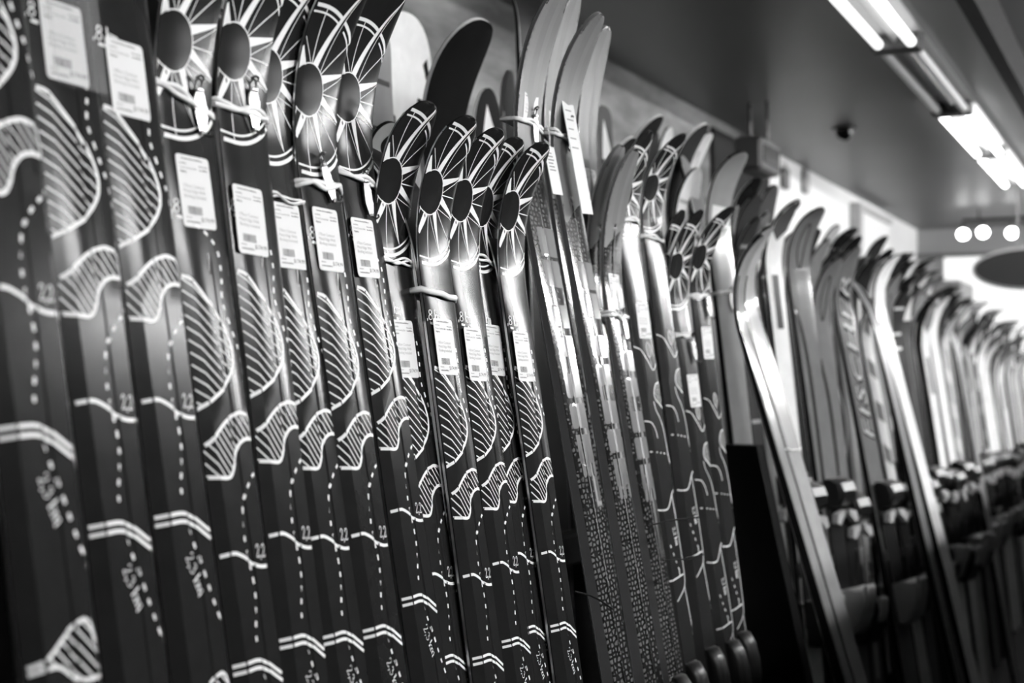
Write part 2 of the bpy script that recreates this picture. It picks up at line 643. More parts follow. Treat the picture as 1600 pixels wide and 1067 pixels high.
def scale_panels(P, w=.090):
    """plain grey blocks printed over the honeycomb of the waxless skis"""
    t = lambda a, v: T(a, v, w)

    def blk(t0, t1, v0, v1, r=4):
        k = r / w / 1000
        P.poly([t(t0 + k, v0), t(t1 - k, v0), t(t1, v0 + r * .5), t(t1, v1 - r * .5), t(t1 - k, v1), t(t0 + k, v1), t(t0, v1 - r * .5), t(t0, v0 + r * .5)])
    # tip: plain grey down to a diagonal border
    for v0, v1 in ((-120, -72), (-66, -22), (7, 45), (57, 158), (167, 207)):
        blk(.24, 1.05, v0, v1)
    P.poly([t(.30, 217), t(.98, 217), t(.98, 262), t(.9, 262), t(.9, 240), t(.72, 240), t(.72, 270), t(.6, 270), t(.6, 244), t(.45, 244), t(.45, 268), t(.30, 262)], .003)
    for a in (.34, .56, .80):
        blk(a, a + .13, 240, 285, 3)


def scale_tip(P, w=.090):
    t = lambda a, v: T(a, v, w)
    P.poly([t(-.1, -800), t(1.1, -800), t(1.1, -232), t(.6, -212), t(-.1, -172)], .006)


def scale_dark(P, w=.090):
    t = lambda a, v: T(a, v, w)
    for a, b in ((.38, .60), (.70, .94)):
        P.poly([t(a + .03, 92), t(b - .03, 92), t(b, 95), t(b, 116), t(b - .03, 119), t(a + .03, 119), t(a, 116), t(a, 95)], .003)


# ------------------------------------------------------------------ price sticker (shared flat mesh)
def font_verts(txt, size, bold=0.0, shear=0.0, space=1.0):
    c = bpy.data.curves.new('lettering', 'FONT')
    c.body, c.size, c.offset, c.shear, c.space_character = txt, size, bold, shear, space
    c.resolution_u = 2
    o = bpy.data.objects.new('lettering', c)
    C.objects.link(o)
    bpy.context.view_layer.update()
    me = bpy.data.meshes.new_from_object(o.evaluated_get(bpy.context.evaluated_depsgraph_get()))
    V = [(v.co.x, v.co.y) for v in me.vertices]
    F = [tuple(p.vertices) for p in me.polygons]
    bpy.data.objects.remove(o)
    bpy.data.meshes.remove(me)
    bpy.data.curves.remove(c)
    return V, F


def sticker_meshes(size_txt, W=.050, H=.070):
    r = .004
    poly = []
    for cx, cy, a0 in ((W / 2 - r, H / 2 - r, 0), (-W / 2 + r, H / 2 - r, 90), (-W / 2 + r, -H / 2 + r, 180), (W / 2 - r, -H / 2 + r, 270)):
        for k in range(5):
            a = math.radians(a0 + 22.5 * k)
            poly.append((cx + r * math.cos(a), cy + r * math.sin(a)))
    paper = MB().prism(poly, 0, 0, .0003).mesh('price_sticker', M_STICK, None)
    V, F, I = [], [], []

    def put(txt, x, y, size, mi, bold=0.0, width=None):
        v, f = font_verts(txt, size, bold)
        k = 1.
        if width: k = width / max(1e-6, max(q[0] for q in v))
        n = len(V)
        V.extend((.0004, x + a * k, y + b) for a, b in v)
        F.extend(tuple(n + i for i in q) for q in f)
        I.extend([mi] * len(f))

    def bar(x0, x1, y0, y1, mi=0):
        n = len(V)
        V.extend([(.0004, x0, y0), (.0004, x1, y0), (.0004, x1, y1), (.0004, x0, y1)])
        F.append((n, n + 1, n + 2, n + 3)); I.append(mi)
    x = -W / 2
    rnd = random.Random(3)

    def scribble(x0, x1, y, h, mi):            # unreadable small print
        q = x0
        while q < x1:
            d = rnd.uniform(.0008, .0022)
            bar(q, min(x1, q + d * .7), y, y + h * rnd.uniform(.6, 1), mi)
            q += d
    scribble(x + .008, x + .040, .0305, .0018, 0)
    scribble(x + .004, x + .015, .0258, .0017, 1)
    put('Cross Country Skis', x + .004, .0215, .0032, 0, width=.026)
    scribble(x + .034, x + .047, .0250, .0018, 1)
    scribble(x + .034, x + .047, .0215, .0018, 0)
    put('Alpina', x + .004, .0175, .0032, 0, .00008, width=.010)
    put(size_txt + 'cm Contour', x + .006, .0035, .0048, 1, width=.033)
    put('Metal Edge With', x + .006, -.0015, .0048, 1, width=.033)
    put('Binding Included', x + .006, -.0065, .0048, 1, width=.033)
    q = x + .009
    while q < x + .030:
        d = rnd.choice((.0004, .0006, .0010))
        bar(q, q + d, -.0225, -.0145, 0)
        q += d + rnd.choice((.0004, .0007))
    put('$174.99', x + .0275, -.0285, .0062, 0, .00004, width=.0205)
    scribble(x + .005, x + .014, -.0262, .0016, 1)
    scribble(x + .005, x + .026, -.0305, .0018, 0)
    return paper, mesh('sticker_print', V, F, [M_PRINT, M_PRINT2], I)


STICK = {}


def add_sticker(ski, g, s, y, size='170', rot=0.0, W=1.0):
    if size not in STICK: STICK[size] = sticker_meshes(size)
    a, b = STICK[size]
    x, z, th = g.center(s)
    # seat on the highest point under the sticker so that it lies on the topsheet
    p = g.pt(s, y, g.thick(s) + .0006)
    o = obj('price_sticker', a, ski, label='white price sticker with barcode')
    o.location = p
    o.rotation_euler = (rot, th, 0)
    if W != 1.0: o.scale = (1, W, W)
    t = obj('sticker_print', b, o)
    return o


# ------------------------------------------------------------------ ski placement
def ski_matrix(tail, lean, side=0.0, turn=0.0):
    return Matrix.Translation(tail) @ Matrix.Rotation(-lean, 4, 'Y') @ Matrix.Rotation(side, 4, 'X') @ Matrix.Rotation(turn, 4, 'Z')


def place_by_point(g, loc, px, py, D, lean, side):
    """matrix for a ski whose local point loc lands on pixel (px,py), top face plane at distance D from the camera axis"""
    R = (Matrix.Rotation(-lean, 3, 'Y') @ Matrix.Rotation(side, 3, 'X'))
    n = R @ Vector((1, 0, 0))
    th = g.th
    off = loc.x - th
    # plane of the top face: passes (-D, ., ZC)
    c = n.x * -D + n.z * ZC + off
    r = ray(px, py)
    p0 = EYE + r * ((c - n.dot(EYE)) / n.dot(r))
    # the y component of n is tiny; keep plane anchored at the local y
    c = n.x * -D + n.y * p0.y + n.z * ZC + off
    p0 = EYE + r * ((c - n.dot(EYE)) / n.dot(r))
    M = R.to_4x4()
    M.translation = p0 - R @ loc
    return M


def local_of(M, px, py, g):
    """(s, y) on the straight topsheet under a pixel"""
    Mi = M.inverted()
    o = Mi @ EYE
    d = (Mi.to_3x3() @ ray(px, py))
    k = (g.th - o.x) / d.x
    q = o + d * k
    return q.z, q.y


def band_mesh(g, s, back=.0, r=.0022, strands=2, seed=0, slant=.0, name='band'):
    """elastic band wound round a ski (and its partner, back metres behind)"""
    rnd = random.Random(seed)
    mb = MB()
    w = g.width(s) / 2 + .0015
    h = g.thick(s) + .002
    x0, z0, a = g.center(s)
    for k in range(strands):
        ph = rnd.uniform(0, 6)
        pts = []
        loop = [(-w, -back), (-w, h * .2), (-w + g.sl, h)] + [(-w + g.sl + (2 * w - 2 * g.sl) * i / 10, h + .0012) for i in range(1, 10)] + [(w - g.sl, h), (w, h * .2), (w, -back), (0, -back - .002)]
        for i, (y, n) in enumerate(loop):
            f = (y / w)
            z = slant * y + .0032 * math.sin(ph + f * 2.6) * (1 if k else -1) + .0015 * math.sin(5 * f + ph)
            if n > h: n += .0012 * k + .0008 * math.sin(ph + 4 * f)
            pts.append(Vector((x0, 0, z0)) + Vector((math.cos(a) * n + math.sin(a) * z, y, -math.sin(a) * n + math.cos(a) * z)))
        mb.tube(pts, r, 8, True, flat=1.0)
    return mb.mesh(name, M_BAND, 60)


def clip_parts(g, s, y, rot, flip=False):
    """metal leash clip: a tapered plate with a hinge ring at one end and a hook at the other; local to the ski"""
    plate = MB()
    W = .0088
    prof = [(-W * .55, -.020), (W * .55, -.020), (W, -.008), (W * .95, .010), (W * .6, .019), (-W * .6, .019), (-W * .95, .010), (-W, -.008)]
    plate.prism(prof, 0, .0, .0022)
    ring = MB()
    ring.tube([(.001 + .0015 * math.sin(t), .0052 * math.cos(t), .0245 + .0058 * math.sin(t)) for t in [2 * math.pi * i / 14 for i in range(14)]], .0012, 6, True)
    ring.box((.000, -.0045, .0175), (.0045, .0045, .0215), .0008)
    ring.tube([(.003, -.0058, .0300), (.006, -.002, .0330), (.006, .003, .0320), (.003, .006, .0290)], .0013, 6)
    hook = MB()
    hook.tube([(.001, .0, -.019), (.003, .001, -.0235), (.006, .004, -.026), (.0075, .007, -.024), (.006, .0085, -.0215)], .0013, 6)
    hook.box((-.0002, -.004, -.0235), (.0035, .0035, -.0195), .0008)
    x, z, th = g.center(s)
    M = Matrix.Translation(g.pt(s, y, g.thick(s) + .0035)) @ Matrix.Rotation(th, 4, 'Y') @ Matrix.Rotation(rot, 4, 'X')
    return M, (('clip_plate', plate, M_METAL), ('clip_ring', ring, M_METAL), ('clip_hook', hook, M_DARKM))


def add_band(ski, g, s, label, back=.0, clip=None, strands=2, r=.0022, seed=0, slant=0.):
    root = obj('elastic_band', band_mesh(g, s, back, r, strands, seed, slant), None, label, 'band', 'elastic bands round the skis', matrix=ski.matrix_world.copy())
    if clip:
        M, parts = clip_parts(g, s + clip[1], clip[0], clip[2])
        for n, mb, m in parts:
            c = obj(n, mb.mesh(n, m, 30), root)
            c.matrix_local = M
    return root


# ------------------------------------------------------------------ bindings
def alpine_binding_meshes():
    toe = MB()
    toe.prism([(-.034, .030), (.034, .030), (.030, .004), (-.030, .004)], 2, 0, .075)
    prof = [(.0, .0), (.030, .006), (.050, .022), (.054, .045), (.046, .066), (.020, .078), (.0, .080)]
    toe = MB()
    n = len(prof)
    for z0, wd in ((0, .024), (1, .030)):
        pass
    ring = []
    V, F = [], []
    for k, (wd, sc) in enumerate(((-.034, .8), (-.026, 1.0), (.026, 1.0), (.034, .8))):
        for x, z in prof:
            V.append((x * sc, wd, z - .040))
    m = len(prof)
    for k in range(3):
        for i in range(m):
            j = (i + 1) % m
            F.append((k * m + i, k * m + j, (k + 1) * m + j, (k + 1) * m + i))
    F.append(tuple(range(m - 1, -1, -1))); F.append(tuple(3 * m + i for i in range(m)))
    toe_m = mesh('toe_piece', V, F, M_PLAST, smooth=30)
    wing_m, br_m = [], []
    for sg in (-1, 1):
        wing = MB().prism([(sg * .010, -.044), (sg * .040, -.052), (sg * .046, -.075), (sg * .034, -.082), (sg * .012, -.060)][::sg], 0, .018, .036)
        wing_m.append(wing.mesh('toe_wing', M_PLAST2))
    V, F = [], []
    prof = [(.0, -.060), (.026, -.062), (.046, -.046), (.062, -.010), (.074, .030), (.070, .052), (.040, .060), (.018, .050), (.0, .052)]
    m = len(prof)
    for wd, sc in ((-.036, .78), (-.028, 1.), (.028, 1.), (.036, .78)):
        for x, z in prof: V.append((x * sc, wd, z))
    for k in range(3):
        for i in range(m):
            j = (i + 1) % m
            F.append((k * m + i, k * m + j, (k + 1) * m + j, (k + 1) * m + i))
    F.append(tuple(range(m - 1, -1, -1))); F.append(tuple(3 * m + i for i in range(m)))
    heel_m = mesh('heel_piece', V, F, M_PLAST, smooth=30)
    lev = MB()
    lev.prism([(.066, -.004), (.078, .020), (.084, .058), (.078, .066), (.070, .060), (.062, .020)], 1, -.017, .017)
    lev_m = lev.mesh('heel_lever', M_PLAST2)
    for sg in (-1, 1):
        br = MB().tube([(.014, sg * .030, -.02), (.010, sg * .052, .0), (.016, sg * .056, .055), (.022, sg * .056, .080)], .0028, 6)
        br.box((.016, sg * .056 - .006, .070), (.028, sg * .056 + .006, .100), .003)
        br_m.append(br.mesh('brake_arm', M_DARKM))
    plate = MB().box((.0, -.030, -.17), (.012, .030, .19), .004).mesh('binding_plate', M_PLAST)
    return toe_m, wing_m, heel_m, lev_m, br_m, plate


ALP = alpine_binding_meshes()
ALP_N = [0]


def add_alpine_binding(ski, g, s):
    h = g.thick(s)
    p = obj('binding_plate', ALP[5], ski); p.location = (h, 0, s)
    t = obj('toe_piece', ALP[0], ski); t.location = (h + .012, 0, s + .155)
    for q in ALP[1]: obj('toe_wing', q, t)
    ALP_N[0] += 1
    if ALP_N[0] % 2 and 'grey_heel' not in bpy.data.meshes:
        gm = ALP[2].copy(); gm.name = 'grey_heel'; gm.materials[0] = M_PLAST2
    e = obj('heel_piece', bpy.data.meshes['grey_heel'] if ALP_N[0] % 2 else ALP[2], ski); e.location = (h + .012, 0, s - .15)
    obj('heel_lever', ALP[3], e)
    for q in ALP[4]:
        b = obj('brake_arm', q, ski); b.location = (h, 0, s - .10)


def nordic_binding_meshes():
    V, F = [], []
    prof = [(.0, .075), (.010, .072), (.021, .052), (.026, .022), (.027, -.010), (.020, -.040), (.012, -.070), (.0, -.074)]
    m = len(prof)
    for wd, sc in ((-.021, .6), (-.0165, .93), (-.007, 1.03), (.007, 1.03), (.0165, .93), (.021, .6)):
        for x, z in prof: V.append((x * sc, wd, z * (.96 + .04 * sc)))
    for k in range(5):
        for i in range(m):
            j = (i + 1) % m
            F.append((k * m + i, k * m + j, (k + 1) * m + j, (k + 1) * m + i))
    F.append(tuple(range(m - 1, -1, -1))); F.append(tuple(5 * m + i for i in range(m)))
    cap = mesh('toe_latch', V, F, M_PLAST, smooth=50)
    rail = MB().box((0, -.018, -.26), (.009, .018, -.05), .003).mesh('guide_rail', M_PLAST)
    return cap, rail


NRD = nordic_binding_meshes()


def add_nordic_binding(ski, g, s):
    h = g.thick(s)
    c = obj('toe_latch', NRD[0], ski); c.location = (h, 0, s)
    r = obj('guide_rail', NRD[1], ski); r.location = (h, 0, s)


# ------------------------------------------------------------------ the room
HC = ZC + 1.07                               # ceiling height
WX, FY = -1.77, 11.25                        # side wall and far wall
M_CEIL = mat('ceiling_paint', .11, .42, noise=.25, scale=1.3, stretch=(.6, 2.0, 1))
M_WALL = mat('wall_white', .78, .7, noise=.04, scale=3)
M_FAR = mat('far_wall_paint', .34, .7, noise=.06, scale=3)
M_FLOOR = mat('dark_carpet', .03, .95, noise=.4, scale=180, bump=.4)
M_SOFF = mat('soffit_paint', .10, .7, noise=.25, scale=1.6)


def mural_material():
    m = mat('mural_print', .2, .85, spec=.1)
    nt = m.node_tree
    b = nt.nodes['Principled BSDF']
    tc = nt.nodes.new('ShaderNodeTexCoord')
    mp = nt.nodes.new('ShaderNodeMapping')
    mp.inputs['Scale'].default_value = (1, .9, 4.0)
    nz = nt.nodes.new('ShaderNodeTexNoise')
    nz.inputs['Scale'].default_value = 1.5
    nz.inputs['Detail'].default_value = 6
    nz.inputs['Roughness'].default_value = .55
    r = nt.nodes.new('ShaderNodeValToRGB')
    r.color_ramp.elements[0].position, r.color_ramp.elements[0].color = .42, (.12, .12, .12, 1)
    r.color_ramp.elements[1].position, r.color_ramp.elements[1].color = .75, (.45, .45, .45, 1)
    nt.links.new(tc.outputs['Object'], mp.inputs['Vector']); nt.links.new(mp.outputs['Vector'], nz.inputs['Vector'])
    nt.links.new(nz.outputs['Fac'], r.inputs['Fac']); nt.links.new(r.outputs['Color'], b.inputs['Base Color'])
    return m


def struct(name, mb, m, parent=None, smooth=None):
    return obj(name, mb.mesh(name, m, smooth), parent, kind=None if parent else 'structure')


SX = -.56                                    # step in the ceiling
struct('floor', MB().box((WX - .1, -3.1, -.1), (4.6, FY + .1, 0)), M_FLOOR)
struct('wall_left', MB().box((WX - .1, -3.1, 0), (WX, FY + .1, HC)), M_WALL)
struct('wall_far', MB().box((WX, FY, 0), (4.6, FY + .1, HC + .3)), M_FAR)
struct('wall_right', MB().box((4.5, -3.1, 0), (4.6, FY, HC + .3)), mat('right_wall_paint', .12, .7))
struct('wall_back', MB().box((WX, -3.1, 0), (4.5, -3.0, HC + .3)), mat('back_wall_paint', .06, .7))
struct('ceiling', MB().box((WX - .1, -3.1, HC), (SX, FY + .1, HC + .1)), M_CEIL)
struct('trim_1', MB().box((SX, -3.1, HC + .0), (SX + .05, FY, HC + .17)), mat('step_dark', .03, .8, spec=.1))
struct('trim_2', MB().box((SX + .05, -3.1, HC + .15), (4.6, FY + .1, HC + .25)), M_SOFF)

# mural on the side wall, ends where the white wall begins
y_mur = on_x(1200, 230, WX + .01).y
o = obj('wall_mural', MB().box((WX + .001, -3., .9), (WX + .012, y_mur, HC - .002)).mesh('wall_mural', mural_material(), None), None,
        'large grey cloudy sky mural along the wall behind the skis', 'mural')
pl = on_x(1112, 300, WX + .02); pr = on_x(1200, 300, WX + .02)
o = obj('wall_poster', MB().box((WX + .013, pl.y, ZC + .05), (WX + .03, pr.y, on_x(1150, 218, WX + .02).z), .004).mesh('wall_poster', mat('poster_dark', .03, .9, noise=.5, scale=5, spec=.05), 30), None,
        'dark poster at the end of the cloudy mural', 'poster')

# white pilaster / door casing further along the wall
yd = on_x(1331, 330, WX).y
struct('door_1', MB().box((WX, yd, 0), (WX + .05, yd + 1.0, HC - .10), .004), mat('door_white', .8, .5, noise=.03))
struct('trim_3', MB().box((WX, yd - .07, 0), (WX + .07, yd, HC - .06), .004).box((WX, yd, HC - .10), (WX + .07, yd + 1.0, HC - .06), .004), mat('casing_grey', .42, .5))

# small things hanging on the white wall
for i, (px, py, h, wd, lab) in enumerate(((1222, 262, .11, .05, 'small dark pouch on a hook, nearer one on the white wall'), (1254, 265, .13, .045, 'small grey pouch on a hook, farther one on the white wall'))):
    p = on_x(px, py, WX)
    t = obj('hanging_pouch', MB().box((WX + .004, p.y - wd, p.z - h), (WX + .03, p.y + wd, p.z), .01).mesh('hanging_pouch', mat('pouch_%d' % i, (.12, .3)[i], .6), 30), None, lab, 'pouch', 'pouches on the white wall')
    obj('hook', MB().tube([(WX, p.y, p.z + .02), (WX + .02, p.y, p.z + .02), (WX + .02, p.y, p.z - .01)], .003, 6).mesh('hook', M_DARKM), t)

# far wall: white board, grey cabinet block, low cabinet
p0 = on_y(1475, 398, FY - .01); p1 = Vector((4.3, FY, .75))
struct('glow_panel_1', MB().box((p0.x, FY - .03, p1.z), (p1.x, FY - .001, p0.z), .004), emit('far_board_glow', GLOW_FAR))  # white board made to glow, widened out of view to light the far end
struct('glow_panel_2', MB().box((4.47, 6.2, .6), (4.499, 11.0, 2.25), .004), emit('side_pane_glow', GLOW_SIDE))  # unseen glowing pane added on the right wall to brighten the far end
for k in range(4): struct('trim_%d' % (5 + k), MB().box((4.44, 6.2 + 1.2 * k, .6), (4.47, 6.26 + 1.2 * k, 2.25), .004), mat('mullion_dark', .05, .5))  # bars across the added glowing pane
# unseen shelving added across the aisle to shade the lower skis
sh = obj('shading_shelf', MB().box((.60, -1.6, 0), (.64, 10.2, 1.72), .004).mesh('shading_shelf', mat('shelf_dark', .02, .6), 30), None, 'dark shelving added across the aisle outside the picture, shading the lower skis', 'shelf')
for k in range(4): obj('shelf_board', MB().box((.64, -1.6, .2 + .45 * k), (.95, 10.2, .225 + .45 * k), .003).mesh('shelf_board', MATS['shelf_dark'], 30), sh)
o = obj('storage_cabinet', MB().box((WX + .02, FY - .8, 0), (on_y(1500, 400, FY - .8).x, FY - .05, on_y(1470, 438, FY - .8).z), .006).mesh('storage_cabinet', mat('cabinet_grey', .25, .5), 30), None,
        'grey storage cabinet in the far corner behind the last skis', 'cabinet')
obj('cabinet_door', MB().box((WX + .05, FY - .815, .05), (on_y(1492, 400, FY - .8).x, FY - .8, on_y(1470, 441, FY - .8).z), .003).mesh('cabinet_door', MATS['cabinet_grey'], 30), o)
zf = on_y(1500, 396, FY).z
struct('trim_4', MB().box((WX, FY - .06, zf - .03), (4.5, FY - .031, zf + .0)), mat('ledge_dark', .12, .6))

# ------------------------------------------------------------------ ceiling fixtures
FXZ = ZC + 1.0


def tube_light(x, y0, length, strength, label, lit=True):
    t = obj('fluorescent_fixture', MB().prism([(x - .085, FXZ + .045), (x - .07, HC - .001 if x < SX else HC + .149), (x + .07, HC - .001 if x < SX else HC + .149), (x + .085, FXZ + .045)], 1, y0 + .01, y0 + length - .01).mesh('fluorescent_fixture', mat('fixture_housing', .35, .4)),
            None, label, 'ceiling light', 'fluorescent strip fixtures')
    m = emit('tube_glow', strength) if lit else mat('dead_tube', .55, .3)
    for k, dx in enumerate((-.05, .05)):
        yy = [y0 + .045, y0 + length - .045]
        obj('fluorescent_tube', MB().tube([(x + dx, yy[0], FXZ + .014), (x + dx, yy[1], FXZ + .014)], .016, 12, nrm=(0, 0, 1)).mesh('fluorescent_tube', m, 60), t)
    refl = MB().prism([(x - .02, FXZ + .045), (x, FXZ + .015), (x + .02, FXZ + .045)], 1, y0 + .02, y0 + length - .02)
    obj('reflector', refl.mesh('reflector', mat('reflector_metal', .5, .3)), t)
    for e in (y0 + .012, y0 + length - .045):
        obj('lamp_holder', MB().box((x - .075, e, FXZ - .004), (x + .075, e + .03, FXZ + .046), .004).mesh('lamp_holder', M_DARKM, 30), t)
    return t


SEG = 1.25
FX1 = -.775
Y1 = 4.55 - SEG
for i, (lit, st, lab) in enumerate(((True, TUBE_ROW1, 'lit twin-tube ceiling fixture nearest the camera'), (False, 0, 'unlit twin-tube ceiling fixture between the lit ones'),
                                    (True, TUBE_FAR, 'lit twin-tube fixture just beyond the unlit one'), (True, TUBE_FAR, 'farthest lit twin-tube fixture, near the hanging disc'))):
    tube_light(FX1, Y1 + SEG * i, SEG, st, lab, lit)
tube_light(FX1, Y1 - SEG, SEG, TUBE_ROW1, 'lit twin-tube fixture overhead, out of the picture')
for y0, st, lab in ((-1.4, .4, 'behind the camera'), (-.1, 1.0, 'beside the camera'), (1.15, 2.0, 'just ahead of the camera'), (3.55, 1.4, 'past the dark gap'), (4.82, 1.6, 'second past the dark gap'),
                    (6.09, 1.7, 'third past the dark gap'), (7.36, 1.5, 'fourth past the dark gap'), (8.63, 1.2, 'last toward the far wall')):
    tube_light(1.45, y0, SEG, TUBE_ROW2 * st, 'lit twin-tube fixture over the neighbouring aisle, ' + lab)

# dome camera
p = on_z(1319, 200, HC)
d = obj('dome_camera', MB().lathe([(.042, 0), (.044, -.012), (.040, -.014), (.037, -.030), (.028, -.046), (.014, -.056), (.002, -.058)], (p.x, p.y, HC)).mesh('dome_camera', mat('dome_black', .006, .15), 40), None,
        'small black dome camera under the ceiling', 'camera')
obj('mounting_ring', MB().lathe([(.055, -.001), (.055, -.010), (.046, -.012)], (p.x, p.y, HC)).mesh('mounting_ring', M_DARKM, 40), d)

# track lights
tr0, tr1 = on_z(1505, 345, ZC + 1.0), None
ty = tr0.y
tx1 = on_y(1640, 345, ty).x
track = obj('light_track', MB().box((tr0.x, ty - .015, tr0.z - .012), (tx1, ty + .015, tr0.z + .012), .003).mesh('light_track', mat('track_black', .03, .4), 30), None, 'black ceiling track carrying the small spotlights', 'light track')
for q in (tr0.x + .1, tx1 - .1):
    obj('track_hanger', MB().tube([(q, ty, tr0.z), (q, ty, HC)], .006, 8).mesh('track_hanger', MATS['track_black']), track)
for i, (px, py, lab) in enumerate(((1505, 366, 'left one of the round spotlights on the ceiling track'), (1536, 363, 'middle one of the round spotlights on the ceiling track'), (1581, 364, 'right one of the round spotlights on the ceiling track'))):
    p = on_y(px, py, ty)
    to = (EYE - p).normalized()
    t = obj('track_spotlight', MB().lathe([(.020, -.09), (.032, -.085), (.040, -.03), (.044, .0), (.041, .001)], (0, 0, 0), 20).mesh('track_spotlight', mat('spot_body', .3, .4), 40), None, lab, 'spotlight', 'track spotlights')
    t.matrix_world = Matrix.Translation(p) @ Vector((to.x, to.y, to.z - .35)).to_track_quat('Z', 'Y').to_matrix().to_4x4()
    obj('lamp_face', MB().lathe([(.038, -.002), (.037, .004), (.02, .008), (.002, .009)], (0, 0, 0), 20).mesh('lamp_face', emit('spot_glow', SPOT_GLOW), 40), t)
    a = obj('swivel_arm', MB().tube([(0, 0, 0), (0, 0, tr0.z - p.z + .01)], .007, 8).mesh('swivel_arm', MATS['track_black']), t)
    a.matrix_world = Matrix.Translation(p)
    a.matrix_parent_inverse = t.matrix_world.inverted()
    a.matrix_basis = Matrix.Translation((p.x, p.y, p.z))

# oval sign hanging from the ceiling
pc = on_y(1612, 419, 8.0)
pe = on_y(1522, 419, 8.0)
rx = pc.x - pe.x
rz = abs(on_y(1612, 388, 8.0).z - pc.z)
ov = []
for k in range(48):
    a = 2 * math.pi * k / 48
    ov.append((rx * math.cos(a), rz * math.sin(a)))
t = obj('oval_sign', MB().prism([(pc.x + a * .985, pc.z + b * .96) for a, b in ov][::-1], 1, 7.985, 8.03).mesh('oval_sign', mat('sign_dark', .03, .5), 30), None, 'large dark oval sign hanging in front of the far wall', 'sign')
obj('sign_rim', MB().tube([(pc.x + a, 8.0, pc.z + b) for a, b in ov], .012, 8, True, nrm=(0, 1, 0)).mesh('sign_rim', mat('rim_light', .6, .4), 60), t)
cxp = on_y(1590, 388, 8.0)
obj('suspension_cable', MB().tube([(cxp.x, 8.0, cxp.z), (cxp.x, 8.0, HC + .1)], .004, 6).mesh('suspension_cable', M_DARKM), t)

# monitor hung from the ceiling by two rods
yb = on_x(1165, 240, -1.5).y
q0, q1 = on_y(1146, 205, yb), on_y(1206, 262, yb)
t = obj('hanging_monitor', MB().box((q0.x, yb, q1.z), (q0.x + .11, yb + .30, q0.z - .02), .012).mesh('hanging_monitor', mat('monitor_grey', .06, .5), 30), None, 'dark grey box-shaped monitor hanging from the ceiling near the mural end', 'monitor')
obj('screen', MB().box((q0.x + .11, yb + .03, q1.z + .03), (q0.x + .116, yb + .27, q0.z - .05), .002).mesh('screen', mat('screen_dark', .02, .2), 30), t)
for q in (q0.x + .02, q0.x + .09):
    obj('hanging_rod', MB().tube([(q, yb + .17, q0.z - .03), (q, yb + .17, HC)], .008, 8).mesh('hanging_rod', M_DARKM), t)

# ------------------------------------------------------------------ rack
# the front skis stand in a low black rack; a slatted rail behind carries their upper halves
M_RACK = mat('rack_black', .004, .8, spec=.1)
LEAN = math.radians(9.1)


# ------------------------------------------------------------------ map skis in front
MAPG = {}


def map_geo(key, L):
    if key not in MAPG:
        short = key == 'd'
        sA = L - (.108 if short else .165)
        g = Geo(L, .087, .074, .080, tl=.062 if short else .085, p=2.25, curl=52 if short else 58, cl=.24 if short else .29, pw=1.6, th=.0170, tt=.0045, sl=.0115,
                groove=(.03, .0042, .0013, sA - .204))
        P = PrintSet(g, sA, vs=1.0 if short else 1.022, wn=.086)
        map_print(P)
        MAPG[key] = (g, sA, g.body('map_ski', M_TOP), P.meshes(M_INK), g.edge('metal_edge'))
    return MAPG[key]


# key, length, compass pixel, 2,2 pixel, D, sticker pixel, size, label
MAPS = [
    ('a', 2.02, None, (80, 460), .735, None, '', 'leftmost map-print ski, its figure 2,2 highest of all'),
    ('b', 1.92, None, (205, 630), .785, (113, 62), '180', 'map-print ski with a sleeved price tag near the top left corner'),
    ('b', 1.92, None, (299, 628), .79, (212, 120), '180', 'map-print ski between the sleeved-tag ski and the first visible compass circle'),
    ('c', 1.77, (271, 63), (412, 862), .80, (319, 297), '170', 'map-print ski with the leftmost compass circle and a leather-brown metal clip'),
    ('c', 1.77, (365, 80), (483, 846), .80, (403, 342), '170', 'map-print ski with second compass circle from left and upright bright clip'),
    ('c', 1.77, (417, 118), (541, 839), .808, (463, 366), '170', 'map-print ski with third compass circle from left, half hidden, without a clip'),
    ('c', 1.77, (482, 140), (602, 832), .80, (524, 372), '170', 'map-print ski with fourth compass circle from left and tilted white clip'),
    ('c', 1.77, (543, 152), (657, 815), .82, (580, 385), '170', 'rightmost of the tall map-print skis, beside the white snowboard'),
    ('d', 1.66, (609, 282), (707, 912), .82, (641, 543), '160', 'leftmost of the five shorter map-print skis, tip below the white snowboard'),
    ('d', 1.66, (674, 300), (765, 900), .80, (706, 540), '160', 'second of the five shorter map-print skis, with a wide flat band below the compass'),
    ('d', 1.66, (722, 313), (808, 890), .81, (752, 552), '160', 'middle one of the five shorter map-print skis'),
    ('d', 1.66, (755, 322), (834, 882), .82, (780, 545), '160', 'fourth of the five shorter map-print skis, mostly hidden by its neighbours'),
    ('d', 1.66, (797, 329), (880, 868), .80, (825, 555), '160', 'rightmost of the five shorter map-print skis, beside the honeycomb skis'),
]
MAPSKI = []
PARTNER = {0: ' at the picture edge', 1: ' with sleeved tag', 2: ' right of the sleeved-tag one', 3: ' with leftmost compass', 4: ' with second compass', 6: ' with fourth compass'}
